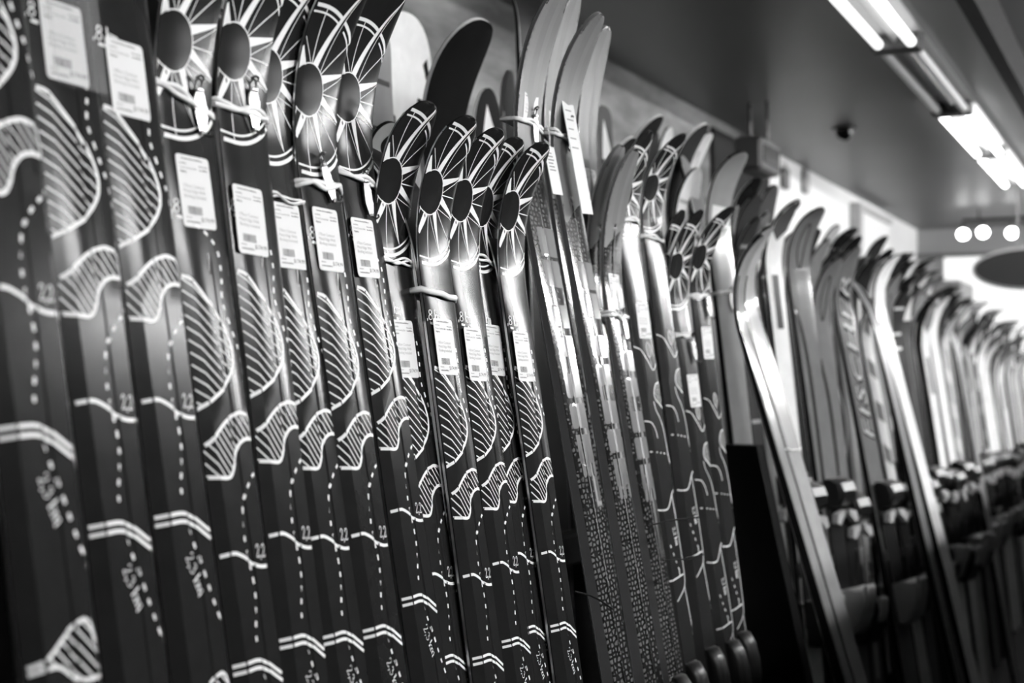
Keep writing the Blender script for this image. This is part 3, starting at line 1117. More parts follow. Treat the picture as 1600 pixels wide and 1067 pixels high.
for i, (key, L, pc_, p22, D, ps, size, lab) in enumerate(MAPS):
    g, sA, body, ink, edge = map_geo(key, L)
    yC = (.235 - .5) * .086
    l22 = g.on(sA - .4775 * (1 if key == 'd' else 1.022), (.80 - .5) * g.width(sA - .48))
    if pc_ is None:
        M = place_by_point(g, l22, p22[0], p22[1], D, LEAN, math.radians(-.3))
    else:
        best = None
        for k in range(-30, 31):
            sd = math.radians(k * .1)
            M_ = place_by_point(g, g.on(sA, yC), pc_[0], pc_[1], D, LEAN, sd)
            q = project(M_ @ l22)
            e = abs(q[0] - p22[0])
            if best is None or e < best[0]: best = (e, M_, k, q)
        M = best[1]
    z0 = M.translation.z
    ski = obj('map_ski', body, None, lab, 'ski', 'black and white map-print skis in the front row', matrix=M)
    [obj(n_, q_, ski) for n_, q_ in ink]
    obj('metal_edge', edge, ski)
    if ps:
        s, y = local_of(M, ps[0], ps[1], g)
        lim = g.width(s) / 2 - .0265
        add_sticker(ski, g, s, max(-lim, min(lim, y)), size)
    add_nordic_binding(ski, g, .78)
    MAPSKI.append((ski, g, sA, M))
    # the partner ski, base to base behind
    if i not in (5, 11, 10):
        M2 = M @ Matrix.Translation((-.0005, 0, 0)) @ Matrix.Rotation(math.pi, 4, 'Z')
        s2 = obj('map_ski', body, None, 'rear partner ski, base to base with the ' + lab.split(',')[0].split(' with ')[0].split(' between ')[0].split(' beside ')[0] + PARTNER.get(i, ''), 'ski', 'rear skis of the map-print pairs', matrix=M2)
        [obj(n_, q_, s2) for n_, q_ in ink]
        obj('metal_edge', edge, s2)

# the first ski's neighbour, cut by the left edge
g, sA, body, ink, edge = map_geo('a', 2.02)
M = MAPSKI[0][3].copy(); M.translation.y -= .125; M.translation.z -= .09
s0 = obj('map_ski', body, None, 'map-print ski cut off by the left picture edge, only its lower corner seen', 'ski', 'black and white map-print skis in the front row', matrix=M)
[obj(n_, q_, s0) for n_, q_ in ink]; obj('metal_edge', edge, s0)

# the sleeve round the second ski's price tag
ski, g, sA, M = MAPSKI[1]
s, y = local_of(M, 118, 62, g)
sl = MB().box((g.th + .0012, y - .031, s - .043), (g.th + .0032, y + .031, s + .060), .0008)
m_sl = mat('clear_sleeve', .5, .12)
m_sl.node_tree.nodes['Principled BSDF'].inputs['Alpha'].default_value = .12
obj('tag_sleeve', sl.mesh('tag_sleeve', m_sl, None), None, 'clear plastic sleeve over the price tag near the top left corner', 'tag sleeve', matrix=M)

# elastic bands and clips on the map skis: index, pixel of band centre, clip (dy, ds, rot) , strands, radius
for idx, px, py, clip, st, r, sl_, lab in (
        (3, 296, 157, (.014, -.008, .05), 2, .0028, -.22, 'pale twisted band with a dull metal clip on the leftmost compass ski'),
        (4, 382, 174, (.010, .004, .05), 2, .0030, -.02, 'pale band with an upright bright clip on the second compass ski'),
        (5, 456, 312, None, 3, .0014, -.08, 'thin corded band round the half-hidden third compass ski'),
        (6, 512, 290, (.004, .004, .34), 2, .0030, .02, 'wide pale band with a tilted white clip on the fourth compass ski'),
        (7, 566, 281, (.004, -.022, .06), 2, .0026, -.18, 'pale band with a hanging clip on the rightmost tall compass ski'),
        (8, 622, 409, None, 3, .0016, -.06, 'thin corded band round the leftmost of the shorter compass skis'),
        (9, 684, 461, None, 1, .0042, -.16, 'broad flat band under the compass of the second shorter ski'),
        (11, 766, 408, None, 2, .0020, -.06, 'knotted thin band on the mostly hidden shorter compass ski')):
    ski, g, sA, M = MAPSKI[idx]
    s, y = local_of(M, px, py, g)
    for _ in range(3):                       # account for the upturn
        q = project(M @ g.on(min(s, g.L - .02), 0))
        s -= (py - q[1]) / 1250. * -1 * -1
    add_band(ski, g, s, lab, .0175, clip, st, r, idx, sl_)

# ------------------------------------------------------------------ generic ski placement from tip / body pixels
def solve_ski(tip, a, b, D, wpx, lmin=3.0, lmax=19.0, cl=.24, pw=1.4, rev=False, floor=.02, lean=None, th=.017, turn=0.):
    t0 = math.tan(math.radians(11))
    A = on_lean(a[0], a[1], D, t0)
    B = on_y(b[0], b[1], A.y)
    ln = math.atan2(B.x - A.x, A.z - B.z)
    ln = max(math.radians(lmin), min(math.radians(lmax), ln)) if lean is None else math.radians(lean)
    # residual slope goes into a sideways tilt
    n = Vector((math.cos(ln), 0, math.sin(ln)))
    B = on_plane(b[0], b[1], n, n.dot(A))
    d = A - B
    R0 = Matrix.Rotation(-ln, 3, 'Y').inverted()
    q = R0 @ d
    side = -math.atan2(q.y, q.z)
    side = max(-.09, min(.09, side))
    tn = math.radians(turn)
    n = Matrix.Rotation(-ln, 3, 'Y') @ Matrix.Rotation(tn, 3, 'Z') @ Vector((1, 0, 0))
    w = 1 / math.cos(tn) * abs(on_plane(a[0] + wpx / 2, a[1], n, n.dot(A)).y - on_plane(a[0] - wpx / 2, a[1], n, n.dot(A)).y)
    R = Matrix.Rotation(-ln, 3, 'Y') @ Matrix.Rotation(side, 3, 'X') @ Matrix.Rotation(tn, 3, 'Z')
    up = R @ Vector((0, 0, 1))
    A = A - (R @ Vector((1, 0, 0))) * th * (0 if rev else 1)
    tail = A - up * ((A.z - floor) / up.z)
    best = None
    for c in range(4, 100, 4):
        g = Geo(1.0, curl=c, cl=cl, pw=pw)
        tx, tz, _ = g.tab[-1]
        if rev: tx = -tx
        lo, hi = .5, 2.6
        for _ in range(22):
            m = (lo + hi) / 2
            p = project(tail + R @ Vector((tx, 0, m - cl + tz)))
            if p[1] > tip[1]: lo = m
            else: hi = m
        e = abs(p[0] - tip[0]) + (c * .02)
        if best is None or e < best[0]: best = (e, c, m)
    return tail, ln, side, w, best[2], best[1], A


TONE = {}


def tone(v, gloss=.25):
    gloss = .16 if gloss == .25 else gloss
    k = 'topsheet_%03d_%02d' % (int(v * 100), int(gloss * 100))
    return mat(k, v, gloss, coat=.15 if gloss < .4 else 0, noise=.15, scale=25, crough=.12, spec=.35 if gloss < .4 else (.12 if gloss < .7 else .04))


def stripe_design(P, g, kind, w):
    L = g.L
    t = lambda a, v: ((a - .5) * w, v)
    if kind == 'oval':
        P.line(spline([t(.5, .06), t(.64, .09), t(.64, .15), t(.5, .19), t(.36, .15), t(.36, .09)], .004, True), .004, closed=True)
        P.line(spline([t(.1, .3), t(.3, .4), t(.35, .55), t(.3, .8)]), .012)
    elif kind == 'stripe':
        P.poly([t(.42, .12), t(.62, .12), t(.62, L - .25), t(.42, L - .25)], .03)
    elif kind == 'rim':
        P.line(dense([t(.10, .10), t(.10, L - .1)], .02), .006)
        P.line(dense([t(.90, .10), t(.90, L - .1)], .02), .006)
    elif kind == 'blocks':
        for i in range(6):
            v = .10 + i * .14
            P.poly([t(.2, v), t(.8, v + .02), t(.8, v + .08), t(.2, v + .06)], .02)
    elif kind == 'wave':
        P.line(spline([t(.5 + .28 * math.sin(i * .9), .08 + i * .055) for i in range(18)], .01), .010)
    elif kind == 'tipcap':
        P.poly([t(-.1, -.01), t(1.1, -.01), t(1.1, .09), t(.5, .13), t(-.1, .09)], .006)
        P.poly([t(.3, .22), t(.7, .22), t(.7, .36), t(.3, .36)], .02)
    elif kind == 'tag':
        P.poly([t(.18, .145), t(.85, .15), t(.85, .20), t(.18, .195)], .006)
    elif kind == 'tri':
        P.poly([t(.2, .14), t(.42, .035), t(.97, .14)], .004)
    elif kind == 'bands':
        for v in (.07, .16, .21, .33, .52): P.poly([t(-.1, v), t(1.1, v + .01), t(1.1, v + .03), t(-.1, v + .02)], .01)


def make_ski(name, label, tip, a, b, D, wpx, top=.3, ink=.7, design='stripe', rev=False, bind=True, group=None, cl=.24, pw=1.4,
             gloss=.25, side=None, base=None, tl=.12, p=2.2, wmul=(1.0, .80, .95), th=.024, lean=None, wmax=.108, cat='ski', edge=True, floor=.02, turn=0., force=None):
    tail, ln, sd, w, L, c, A = solve_ski(tip, a, b, D, wpx, cl=cl, pw=pw, rev=rev, lean=lean, floor=floor, th=th, turn=turn)
    if force: L, c = force
    w = max(.045, min(wmax, w))
    g = Geo(L, w * wmul[0], w * wmul[1], w * wmul[2], tl=tl, p=p, curl=c, cl=cl, th=th, tt=.007, sl=.002, pw=pw, rimf=.9)
    M = ski_matrix(tail, ln, sd, (math.pi if rev else 0) + math.radians(turn))
    sk = obj(name, g.body(name, tone(top, gloss), side or M_BLACK, base or M_BASE), None, label, cat, group, matrix=M)
    if design:
        class Pieces:
            def line(q, *a_, **k_): obj('printed_line', Print(g, L).line(*a_, **k_).mesh('printed_line', tone(ink, gloss)), sk)
            def poly(q, *a_, **k_): obj('printed_block', Print(g, L).poly(*a_, **k_).mesh('printed_block', tone(ink, gloss)), sk)
        stripe_design(Pieces(), g, design, w)
    if edge: obj('metal_edge', g.edge('metal_edge'), sk)
    if bind: add_alpine_binding(sk, g, min(.80, L * .46))
    return sk, g, M


# ------------------------------------------------------------------ waxless honeycomb skis
M_HONEY = honeycomb('honeycomb_topsheet', .010, .12, 130)
M_PANEL = mat('grey_panel_ink', .20, .14, coat=.25, noise=.06, spec=.4)
M_TIP = mat('grey_tip_ink', .15, .38, noise=.05, spec=.15)
M_HSIDE = mat('grey_sidewall', .12, .40, spec=.3)
HONEY = []
for nm, tip, a, b, D, wpx, curl_cl, panel0, lab in (
        ('pair_a', (885, -30), (893, 560), (960, 960), .80, 50, .34, 487, 'front honeycomb ski with a grey tip running out of the top of the picture'),
        ('pair_a2', (897, -12), (910, 470), (975, 960), .87, 44, .34, 487, 'honeycomb ski behind, its grey tip running out of the picture top'),
        ('pair_b', (936, 19), (944, 560), (1008, 960), .80, 46, .30, 535, 'front honeycomb ski with rounded grey tip and a long white card'),
        ('pair_b2', (948, 40), (958, 470), (1020, 960), .86, 40, .30, 535, 'honeycomb ski with the lower of the two tall rounded grey tips'),
        ('pair_c', (967, 225), (965, 560), (1022, 960), .86, 40, .30, 560, 'left one of the two shorter plain grey-tipped honeycomb skis'),
        ('pair_c2', (993, 230), (987, 560), (1046, 960), .83, 40, .30, 560, 'right one of the two shorter plain grey-tipped honeycomb skis')):
    tail, ln, sd, w, L, c, A = solve_ski(tip, a, b, D, wpx, cl=curl_cl, pw=1.25, th=.021)
    w = .088
    g = Geo(L, w, w * .86, w * .92, tl=.13, p=2.3, curl=c, cl=curl_cl, th=.021, tt=.006, sl=.002, ridge=.0012, pw=1.25, rimf=.92)
    M = ski_matrix(tail, ln, sd)
    sk = obj('honeycomb_ski', g.body('honeycomb_ski', M_HONEY, M_HSIDE), None, lab, 'ski', 'grey honeycomb-pattern skis', matrix=M)
    s, y = local_of(M, a[0] - 20, panel0 - 20, g)
    P = Print(g, s, vs=.93); scale_panels(P, w)
    obj('grey_panels', P.mesh('grey_panels', M_PANEL), sk)
    P = Print(g, s, vs=.93); scale_tip(P, w)
    obj('grey_tip', P.mesh('grey_tip', M_TIP), sk)
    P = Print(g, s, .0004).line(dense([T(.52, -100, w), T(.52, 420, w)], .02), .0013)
    obj('ridge_highlight', P.mesh('ridge_highlight', M_INK), sk)  # highlight along the ridge, painted on as a thin white line
    P = Print(g, s, .0006, .93); scale_dark(P, w)
    obj('honeycomb_inset', P.mesh('honeycomb_inset', M_HONEY), sk)
    obj('metal_edge', g.edge('metal_edge'), sk)
    add_nordic_binding(sk, g, .70)
    HONEY.append((sk, g, M))

for i, px, py, sz, dy in ((0, 836, 172, '', 0), (1, 851, 190, '', 0), (3, 911, 285, '', 0), (5, 955, 455, '', 0)):
    sk, g, M = HONEY[i]
    s, y = local_of(M, px, py, g)
    add_sticker(sk, g, min(s, g.L - .2), 0, '175')
for i, px, py, clip, lab in ((0, 843, 195, (.012, -.006, .1), 'pale band with clip round the tall honeycomb pair'), (2, 886, 212, (.012, .004, .1), 'pale band round the honeycomb skis carrying the long white card'),
                             (5, 958, 490, (.012, -.02, .12), 'pale band with clip round the shorter grey-tipped honeycomb ski')):
    sk, g, M = HONEY[i]
    s, y = local_of(M, px, py, g)
    add_band(sk, g, s, lab, .02, clip, 2, .0028, 30 + i, -.1)


def hang_card(i, px, py, W, H, lab, txt=True):
    sk, g, M = HONEY[i]
    s, y = local_of(M, px, py, g)
    mb = MB().box((g.th + .006, -W / 2, -H / 2), (g.th + .0075, W / 2, H / 2), .0005)
    c = obj('hang_tag', mb.mesh('hang_tag', M_STICK, None), None, lab, 'tag', matrix=M @ Matrix.Translation((0, y, s)) @ Matrix.Rotation(.06, 4, 'X'))
    obj('tag_string', MB().tube([(g.th + .008, 0, H / 2 - .004), (g.th + .010, .003, H / 2 + .015), (g.th + .012, -.002, H / 2 + .03)], .0008, 6).mesh('tag_string', M_BAND), c)
    pr = MB()
    for k in range(6):
        z = H * (.34 - .07 * k)
        pr.box((g.th + .0074, -W * .34, z), (g.th + .0077, W * (.1 + .2 * ((k * 7) % 3) / 3), z + .0022))
    obj('card_print', pr.mesh('card_print', M_PRINT2, None), c)


hang_card(2, 893, 232, .048, .215, 'long white cardboard card hanging on the tall honeycomb ski')
hang_card(0, 858, 268, .040, .075, 'small white swing tag on a cord below the tall honeycomb tip')

# ------------------------------------------------------------------ trail-print skis
TRAIL = []
M_TRTOP = mat('trail_topsheet', .020, .22, spec=.25, coat=.0, noise=.2, scale=50, crough=.1)
for nm, tip, a, b, D, wpx, stk, lab in (
        ('n1', (1016, 203), (1001, 420), (1062, 900), .82, 34, (1001, 500), 'trail-print compass ski beside the shorter grey-tipped pair, white sticker in the chevron'),
        ('n2', (1068, 208), (1038, 420), (1096, 900), .82, 33, None, 'trail-print compass ski with the brightest glare down its length'),
        ('n3', (1068, 327), (1062, 500), (1120, 900), .86, 30, None, 'short trail-print ski half hidden behind its twin'),
        ('n4', (1094, 327), (1075, 500), (1128, 900), .82, 32, (1084, 610), 'short trail-print ski with sticker hanging from a low band'),
        ('n5', (1143, 322), (1106, 480), (1150, 900), .80, 32, (1114, 535), 'rightmost trail-print compass ski beside the black rack panel')):
    tail, ln, sd, w, L, c, A = solve_ski(tip, a, b, D, wpx, cl=.22, pw=1.3, turn=-9)
    w = .080
    g = Geo(L, w, w * .9, w * .95, tl=.11, p=2.1, curl=max(c, 30), cl=.22, th=.018, tt=.005, sl=.013, pw=1.3)
    M = ski_matrix(tail, ln, sd, math.radians(-9))
    sk = obj('trail_ski', g.body('trail_ski', M_TRTOP), None, lab, 'ski', 'dark trail-print skis', matrix=M)
    P = PrintSet(g, L - .118); trail_print(P, w)
    for n_, q_ in P.meshes(M_INK): obj(n_, q_, sk)
    obj('metal_edge', g.edge('metal_edge'), sk)
    add_nordic_binding(sk, g, .70)
    if stk:
        s, y = local_of(M, stk[0], stk[1], g)
        add_sticker(sk, g, s, 0, '170', W=.9)
    TRAIL.append((sk, g, M))
for i, px, py, clip, lab in ((0, 980, 340, None, 'broad pale band near the top of the leftmost trail-print ski'), (1, 1024, 370, None, 'pale double band on the glaring trail-print ski'),
                             (3, 1070, 522, (.018, -.03, .1), 'pale band with hanging clip on the short trail-print ski'), (4, 1104, 462, (.018, -.02, .05), 'pale band with clip on the rightmost trail-print ski')):
    sk, g, M = TRAIL[i]
    s, y = local_of(M, px, py, g)
    add_band(sk, g, s, lab, .018, clip, 2, .0026, 50 + i, -.05)

# loose dark cords across the lower skis
for pts_, lab in ((((898, 924), (922, 930), (938, 938), (958, 952)), 'loose black cord lying across the lower honeycomb skis'), (((1012, 822), (1046, 813), (1072, 810), (1092, 808)), 'loose black cord across the two left trail-print skis'),
                  (((1036, 875), (1068, 874), (1100, 866)), 'lower loose black cord across the middle trail-print skis')):
    q = [on_lean(a_, b_, .755, math.tan(math.radians(9.5))) for a_, b_ in pts_]
    obj('loose_cord', MB().tube(q, .0013, 6).mesh('loose_cord', M_RACK), None, lab, 'cord')

# ------------------------------------------------------------------ black rack divider
dA = on_y(1147, 694, 3.02); dB = on_y(1182, 697, 3.02)
poly = [(dA.x - .25, dA.z), (dB.x, dB.z), (dB.x + dB.z * math.tan(math.radians(12)), .0), (dA.x - .25, .0)]
t = obj('rack_divider', MB().prism(poly, 1, 3.02, 3.08).mesh('rack_divider', M_RACK, 30), None, 'black end panel of the ski rack between the trail-print skis and alpine skis', 'rack panel')

# ------------------------------------------------------------------ alpine skis
AL = [
    # label, tip, a, b, D, wpx, top, ink, design, kwargs
    ('wide pale ski with blunt rounded tip and bright tag beside trail-print skis', (1160, 236), (1131, 350), (1160, 640), .88, 36, .32, .85, 'tag', dict(bind=False, tl=.09, p=2.4, wmax=.15, floor=.02)),
    ('pair ski in front with long pale top leaning far out over the black panel', (1192, 366), (1158, 450), (1310, 1000), .80, 15, .32, .02, 'rim', dict(bind=False, turn=-6)),
    ('pale broad ski leaning far out beside the black rack panel', (1205, 352), (1176, 450), (1328, 1000), .82, 24, .42, .02, 'rim', dict(bind=False, turn=-10)),
    ('dark ski with thick white tip rim above the pale leaning pair', (1186, 276), (1160, 340), (1185, 560), 1.02, 26, .012, .75, 'rim', {}),
    ('brown-grey ski with white tip rim behind the pale leaning pair', (1183, 303), (1163, 345), (1190, 560), .98, 30, .05, .7, 'tag', {}),
    ('grey streaked ski with tall rounded tip beside the white wall', (1211, 288), (1195, 345), (1222, 560), .95, 26, .09, .5, 'wave', {}),
    ('brilliant white ski with dark narrow tip', (1248, 311), (1219, 440), (1236, 620), .86, 25, .85, .1, 'tipcap', dict(wmul=(1, .9, .95))),
    ('grey ski with an oval outline printed at the tip, taller one', (1284, 323), (1258, 440), (1288, 690), .84, 34, .17, .01, 'oval', {}),
    ('grey ski with an oval outline printed at the tip, shorter one', (1311, 402), (1290, 480), (1312, 690), .84, 28, .17, .01, 'oval', {}),
    ('grey ski lettered with a maker name up its length', (1341, 384), (1326, 480), (1364, 700), .82, 28, .15, .05, None, {}),
    ('dark ski tip poking up behind the oval-print skis, left one', (1266, 331), (1252, 390), (1280, 640), 1.0, 18, .012, .5, 'rim', {}),
    ('black ski with pale rim standing behind the lettered ski', (1338, 355), (1308, 410), (1330, 640), .98, 24, .014, .6, 'rim', {}),
    ('black ski tip just right of the pale-rimmed black one', (1345, 368), (1320, 420), (1345, 640), .95, 22, .012, .4, 'stripe', {}),
    ('small pale-tipped ski behind the gap between oval-print skis', (1309, 350), (1290, 395), (1310, 640), 1.02, 20, .5, .1, 'bands', {}),
    ('grey ski seen from behind, tip bending left across the lettered ski', (1331, 437), (1372, 500), (1432, 760), .80, 14, .3, .5, 'stripe', dict(rev=True, bind=False, base='b')),
    ('long slender white ski leaning far out to the lower right', (1404, 396), (1388, 500), (1516, 1020), .78, 20, .85, .6, 'rim', dict(bind=False, turn=-8)),
    ('white ski standing upright behind the slender leaning one', (1380, 452), (1362, 540), (1392, 720), .86, 18, .8, .2, 'blocks', {}),
    ('black ski cluster front tip behind the slender white ski', (1386, 368), (1362, 420), (1385, 640), .98, 20, .03, .3, 'rim', {}),
    ('black ski with notched pale print behind the slender white ski', (1394, 388), (1372, 440), (1398, 660), .95, 20, .014, .5, 'blocks', {}),
    ('mid grey ski with angular print right behind the slender white ski', (1379, 410), (1366, 460), (1390, 680), .90, 20, .22, .6, 'tri', {}),
    ('black ski with long pointed tip rising against the bright wall', (1427, 394), (1402, 440), (1425, 660), .98, 16, .012, .4, 'stripe', {}),
    ('black ski with the tallest spiky tip before the far corner', (1461, 404), (1432, 450), (1456, 680), .98, 15, .012, .4, 'rim', {}),
    ('left one of two slim white skis standing together with binding below', (1462, 470), (1452, 540), (1490, 820), .80, 13, .75, .2, 'tipcap', {}),
    ('right one of two slim white skis standing together with binding below', (1482, 461), (1466, 540), (1506, 820), .80, 14, .78, .4, 'rim', {}),
    ('grey ski turned to the wall, tip bending left in front of slim white skis', (1473, 494), (1500, 560), (1566, 930), .78, 9, .3, .5, 'stripe', dict(rev=True, bind=False, base='b')),
    ('pale slim ski right of the two slim white skis', (1519, 476), (1506, 540), (1528, 740), .84, 12, .6, .2, 'blocks', {}),
    ('pale ski with curved tip overlapping the slim ones', (1520, 492), (1512, 550), (1535, 740), .82, 12, .55, .1, 'tipcap', {}),
]
M_BASE2 = mat('grey_base', .22, .3)
ALP_SKIS = []
for lab, tip, a, b, D, wpx, top, ink, des, kw in AL:
    kw = dict(kw)
    if kw.get('base') == 'b': kw['base'] = M_BASE2
    kw.setdefault('turn', -24 if not kw.get('rev') else -8)
    ALP_SKIS.append(make_ski('alpine_ski', lab, tip, a, b, D, wpx, top, ink, des, group='alpine skis crowded in the rack', **kw))

rf = random.Random(5)
WEDGE = ['%s ski wedged %s, half hidden' % (a_, b_) for a_, b_ in zip(('dark', 'greyish', 'dark') * 6, (
    'behind the pale leaning pair', 'between leaning pair and white ski', 'just left of the brilliant white ski', 'behind the brilliant white ski', 'right of the brilliant white ski',
    'left of the taller oval-print ski', 'behind the taller oval-print ski', 'between the two oval-print skis', 'behind the shorter oval-print ski', 'left of the lettered ski', 'behind the lettered ski',
    'right of the lettered ski', 'left of the slender white ski', 'behind the slender white ski', 'right of the slender white ski', 'before the tallest spiky tip'))]
for k in range(16):
    px = 1168 + k * 15.5 + rf.uniform(-4, 4)
    ty = 318 + (px - 1168) * .36 + rf.uniform(0, 26)
    dark = k % 3 != 1
    o_, g_, M_ = make_ski('alpine_ski', WEDGE[k], (px + 14, ty), (px - 6, ty + 75), (px + 16, ty + 300), .93 + .03 * (k % 3), 20,
             rf.choice((.01, .02, .04)) if dark else rf.choice((.2, .35)), rf.choice((.3, .6)), rf.choice(('stripe', 'rim', 'wave', 'bands')), bind=False, gloss=.5, turn=-20,
             group='skis wedged behind the nearer alpine skis')

# lettering up the lettered ski
sk, g, M = ALP_SKIS[9]
for nm, bold, m, lift in (('lettering_outline', .0030, tone(.012), .0004), ('lettering', 0, tone(.5), .0008)):
    V, F = font_verts('FISCHER', .066, bold, .25, 1.12)
    s1, _ = local_of(M, 1362, 690, g)
    s2, _ = local_of(M, 1322, 430, g)
    ext = max(v[0] for v in V)
    k = (s2 - s1) / ext
    # letters run up the ski, their feet to the right
    VV = [g.on(min(g.L - .01, s1 + x * k), .024 - y * .95, lift) for x, y in V]
    obj(nm, mesh(nm, VV, F, m), sk)

# farther skis: a crowd receding along the rack
DESW = {'stripe': 'one long centre stripe', 'rim': 'lined edges', 'blocks': 'slanted blocks', 'wave': 'a wavy line', 'tipcap': 'a capped tip', 'tri': 'a triangle at the tip', 'bands': 'cross bands'}


SEEN = {}


def crowd_label(dark, des, row, px):
    zone = 'just past the slender white ski' if px < 1450 else ('before the bright far board' if px < 1500 else ('under the oval sign' if px < 1560 else 'nearest the far wall'))
    l = '%s ski with %s, %s row, %s' % ('dark' if dark else 'pale', DESW[des], ('rear', 'middle', 'front')[row], zone)
    SEEN[l] = SEEN.get(l, 0) + 1
    return l if SEEN[l] == 1 else l.replace(' ski', ' farther ski' if SEEN[l] == 2 else ' farthest ski', 1)


rnd = random.Random(11)
u = 0
px = 1398.
while px < 1612:
    base_y = 398 + (px - 1405) * .585
    for row in range(3):
        u += 1
        des = rnd.choice(('stripe', 'rim', 'blocks', 'wave', 'tipcap', 'tri', 'bands'))
        jx = px + rnd.uniform(-4, 4)
        dark = rnd.random() < (.9, .8, .35)[row]
        D = (.99, .93, .82)[row] + rnd.uniform(-.02, .02)
        ty = base_y + (0, 16, 38)[row] + rnd.uniform(-7, 9)
        tipx = jx + (16, 10, 6)[row] + rnd.uniform(-2, 5)
        dy = max(40, 75 - (px - 1400) * .12)
        make_ski('alpine_ski', None, (tipx, ty), (jx - 8, ty + dy), (jx + 14, ty + dy + 170), D, max(7, 17 - (px - 1400) * .045),
                 rnd.choice((.008, .015, .03, .05)) if dark else rnd.choice((.2, .4, .6, .75)), rnd.choice((.1, .3, .6, .8)) if not dark else rnd.choice((.3, .6, .7)),
                 des, bind=row == 2, group=('dark' if dark else 'pale') + ' skis receding toward the far wall', edge=px < 1500, gloss=.5 if dark else .25, turn=rnd.uniform(-30, -14))[0]['label'] = crowd_label(dark, des, row, px)
    px += max(9, 17 - (px - 1400) * .035)
# ------------------------------------------------------------------ boards and tips behind the front row
BK = [
    ('snowboard', 'white snowboard with black marks standing behind the tall map skis', (634, 20), (648, 190), (670, 420), 1.28, 96, .85, .03, 'marks', dict(gloss=.5, tl=.16, p=2.2, wmax=.30, cl=.2, bind=False)),
    ('snowboard', 'narrower grey board in front of the white snowboard', (600, 55), (603, 170), (628, 420), 1.20, 50, .35, .02, 'bands', dict(tl=.22, p=2.0, wmax=.2, cl=.2, bind=False)),
    ('wide_ski', 'big black wide ski tip with bright left rim towering over the short map skis', (756, 30), (696, 190), (735, 480), 1.10, 78, .008, .5, None, dict(gloss=.8, tl=.14, p=2.5, wmax=.16, cl=.34, bind=False, side='l')),
    ('snowboard', 'black snowboard with white edge lines left of the tall grey honeycomb tips', (655, -120), (842, 150), (852, 420), 1.14, 56, .008, .7, 'rim', dict(gloss=.8, tl=.14, p=2.2, wmax=.2, cl=.33, pw=1.0, bind=False, rev=True, floor=.50, force=(1.86, 70))),
    ('wide_ski', 'dark ski with white triangle on its tip behind the short map skis', (760, 138), (775, 215), (800, 420), 1.16, 46, .02, .8, 'tri', dict(tl=.14, p=2.2, wmax=.14, cl=.2, bind=False, side='l')),
    ('wide_ski', 'slim ski with pale rim peeking out left of the honeycomb tips', (794, 110), (806, 200), (830, 420), 1.24, 22, .08, .7, 'rim', dict(bind=False, side='l')),
    ('wide_ski', 'rounded grey ski tip with a hole painted dark between tall and short map skis', (614, 190), (612, 250), (640, 480), 1.00, 50, .22, .02, 'hole', dict(tl=.07, p=2.4, wmax=.12, bind=False, cl=.12)),
    ('wide_ski', 'squarish pale tip with white print behind the shorter grey-tipped skis', (941, 166), (955, 230), (985, 460), 1.18, 30, .10, .8, 'tri', dict(tl=.05, p=3, bind=False, side='l')),
    ('wide_ski', 'black ski with thick pale rim bending right above the trail-print skis', (1034, 179), (985, 260), (1010, 460), 1.06, 34, .02, .4, None, dict(cl=.30, bind=False, side='l')),
    ('wide_ski', 'black ski with grey rim low behind the shorter grey-tipped skis', (990, 213), (952, 270), (980, 460), 1.08, 32, .02, .4, None, dict(cl=.28, bind=False, side='l')),
    ('wide_ski', 'large black ski with pale rim right of the glaring trail-print ski', (1101, 192), (1058, 290), (1085, 500), .98, 40, .03, .4, None, dict(cl=.30, bind=False, side='l')),
    ('wide_ski', 'pale ski tip behind the large pale-rimmed black ski', (1047, 198), (1042, 260), (1060, 460), 1.16, 24, .5, .2, None, dict(bind=False)),
    ('wide_ski', 'white ski with loop-shaped tip next to the dark poster', (1108, 206), (1082, 290), (1100, 480), 1.04, 26, .6, .15, 'oval', dict(bind=False, tl=.08)),
    ('wide_ski', 'very pale broad ski behind the short trail-print skis', (1090, 262), (1075, 320), (1092, 480), .94, 44, .6, .3, 'bands', dict(bind=False, wmax=.15)),
    ('wide_ski', 'grey ski seen from behind, tip bending left over the pale broad ski', (1066, 243), (1098, 320), (1116, 480), .92, 22, .2, .5, None, dict(bind=False, rev=True, base='b', cl=.3)),
    ('wide_ski', 'black-tipped ski with pale band near the squarish pale tip', (918, 190), (930, 250), (958, 460), 1.16, 26, .08, .6, 'bands', dict(bind=False, side='l')),
    ('wide_ski', 'striped ski between the black tips behind the trail-print skis', (1025, 205), (1020, 270), (1040, 460), 1.12, 28, .05, .6, 'stripe', dict(bind=False, side='l')),
]
M_RIM = mat('pale_rim', .72, .3, coat=.3)
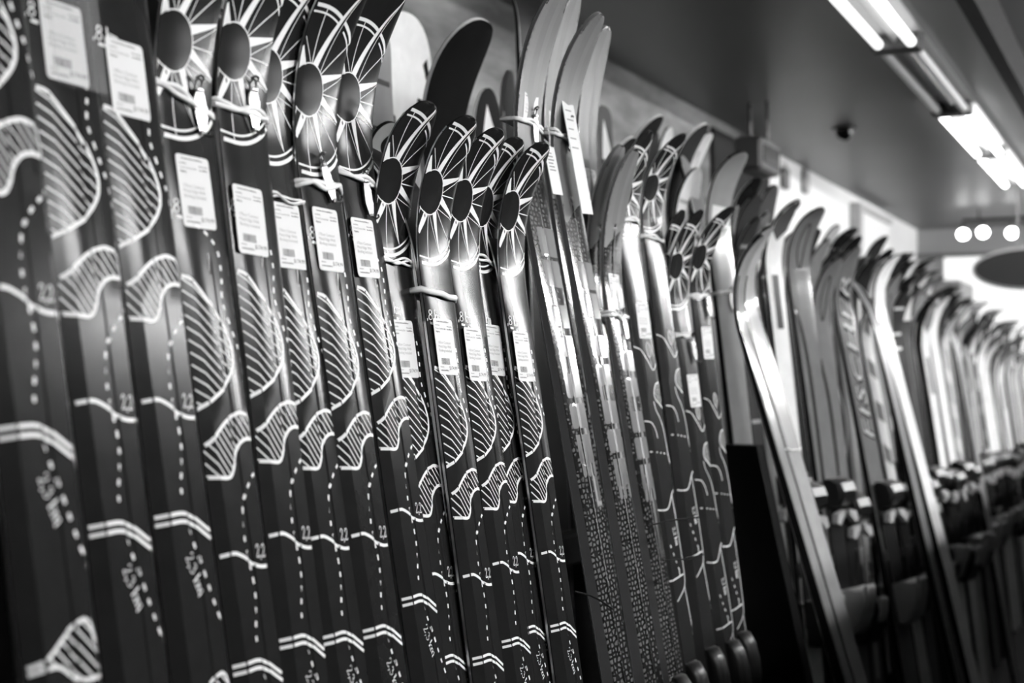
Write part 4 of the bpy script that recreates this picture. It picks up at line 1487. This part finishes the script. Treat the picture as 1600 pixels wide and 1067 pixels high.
for nm, lab, tip, a, b, D, wpx, top, ink, des, kw in BK:
    kw = dict(kw)
    if kw.get('side') == 'l': kw['side'] = M_RIM
    if kw.get('base') == 'b': kw['base'] = M_BASE2
    d2 = None if des in ('marks', 'hole') else des
    kw.setdefault('gloss', .8 if top < .12 else .5)
    sk, g, M = make_ski(nm, lab, tip, a, b, D, wpx, top, ink, d2, cat='snowboard' if nm == 'snowboard' else 'ski', group='boards and skis behind the front row', **kw)
    P = Print(g, g.L)
    w = g.wp
    t = lambda q, v: ((q - .5) * w, v)
    if des == 'marks':
        for q_ in ([t(.80, .09), t(.86, .075), t(.95, .13), t(.93, .16), t(.88, .13)],
                   [t(.66, .19), t(.70, .165), t(.9, .17), t(.9, .25), t(.74, .25), t(.68, .235), t(.72, .215)],
                   [t(.05, .20), t(.3, .22), t(.3, .26), t(.05, .25)]):
            obj('printed_mark', Print(g, g.L).poly(q_, .004).mesh('printed_mark', tone(.02)), sk)
    if des == 'hole':
        P.poly(spline([t(.5, .020), t(.85, .03), t(.9, .042), t(.6, .058), t(.35, .05), t(.3, .035)], .004, True), .003)
        obj('painted_hole', P.mesh('painted_hole', tone(.01, .15)), sk)  # darkness of the hole painted as a flat patch, nothing cut out

# band round the wide pale ski and the leaning pair
sk, g, M = ALP_SKIS[0]
s, y = local_of(M, 1133, 457, g)
add_band(sk, g, s, 'pale thin band round the wide pale ski', .006, (.012, -.02, .03), 2, .0024, 70, -.02)
sk, g, M = ALP_SKIS[2]
s, y = local_of(M, 1225, 706, g)
add_band(sk, g, s, 'thin dark-edged band round the pale broad leaning ski', .004, None, 1, .0024, 71, -.1)

# ------------------------------------------------------------------ rack rail behind the skis
rail = obj('rack_rail', MB().box((-1.06, -1.2, .93), (-1.02, 10.2, .99), .006).mesh('rack_rail', M_RACK, 30), None, 'long black rail behind the rows of skis', 'rack rail')
for yy in (-1.0, 2.0, 4.6, 7.2, 9.9):
    obj('rail_post', MB().box((-1.06, yy, 0), (-1.02, yy + .04, .93), .004).mesh('rail_post', M_RACK, 30), rail)

bb = obj('gap_backboard', MB().prism([(-1.42, 0), (-1.38, 0), (-1.50, 1.52), (-1.54, 1.52)], 1, -1.4, 10.4).mesh('gap_backboard', M_RACK, 30), None, 'tall black board added behind the whole ski rack to keep its gaps dark', 'rack board')  # board added so that the gaps between the skis stay black

p = bpy.data.objects['snowboard.002'].location
obj('display_plinth', MB().box((p.x - .12, p.y - .16, 0), (p.x + .12, p.y + .16, .495), .006).mesh('display_plinth', M_RACK, 30), None, 'low black plinth under the black snowboard, hidden behind the skis', 'plinth')
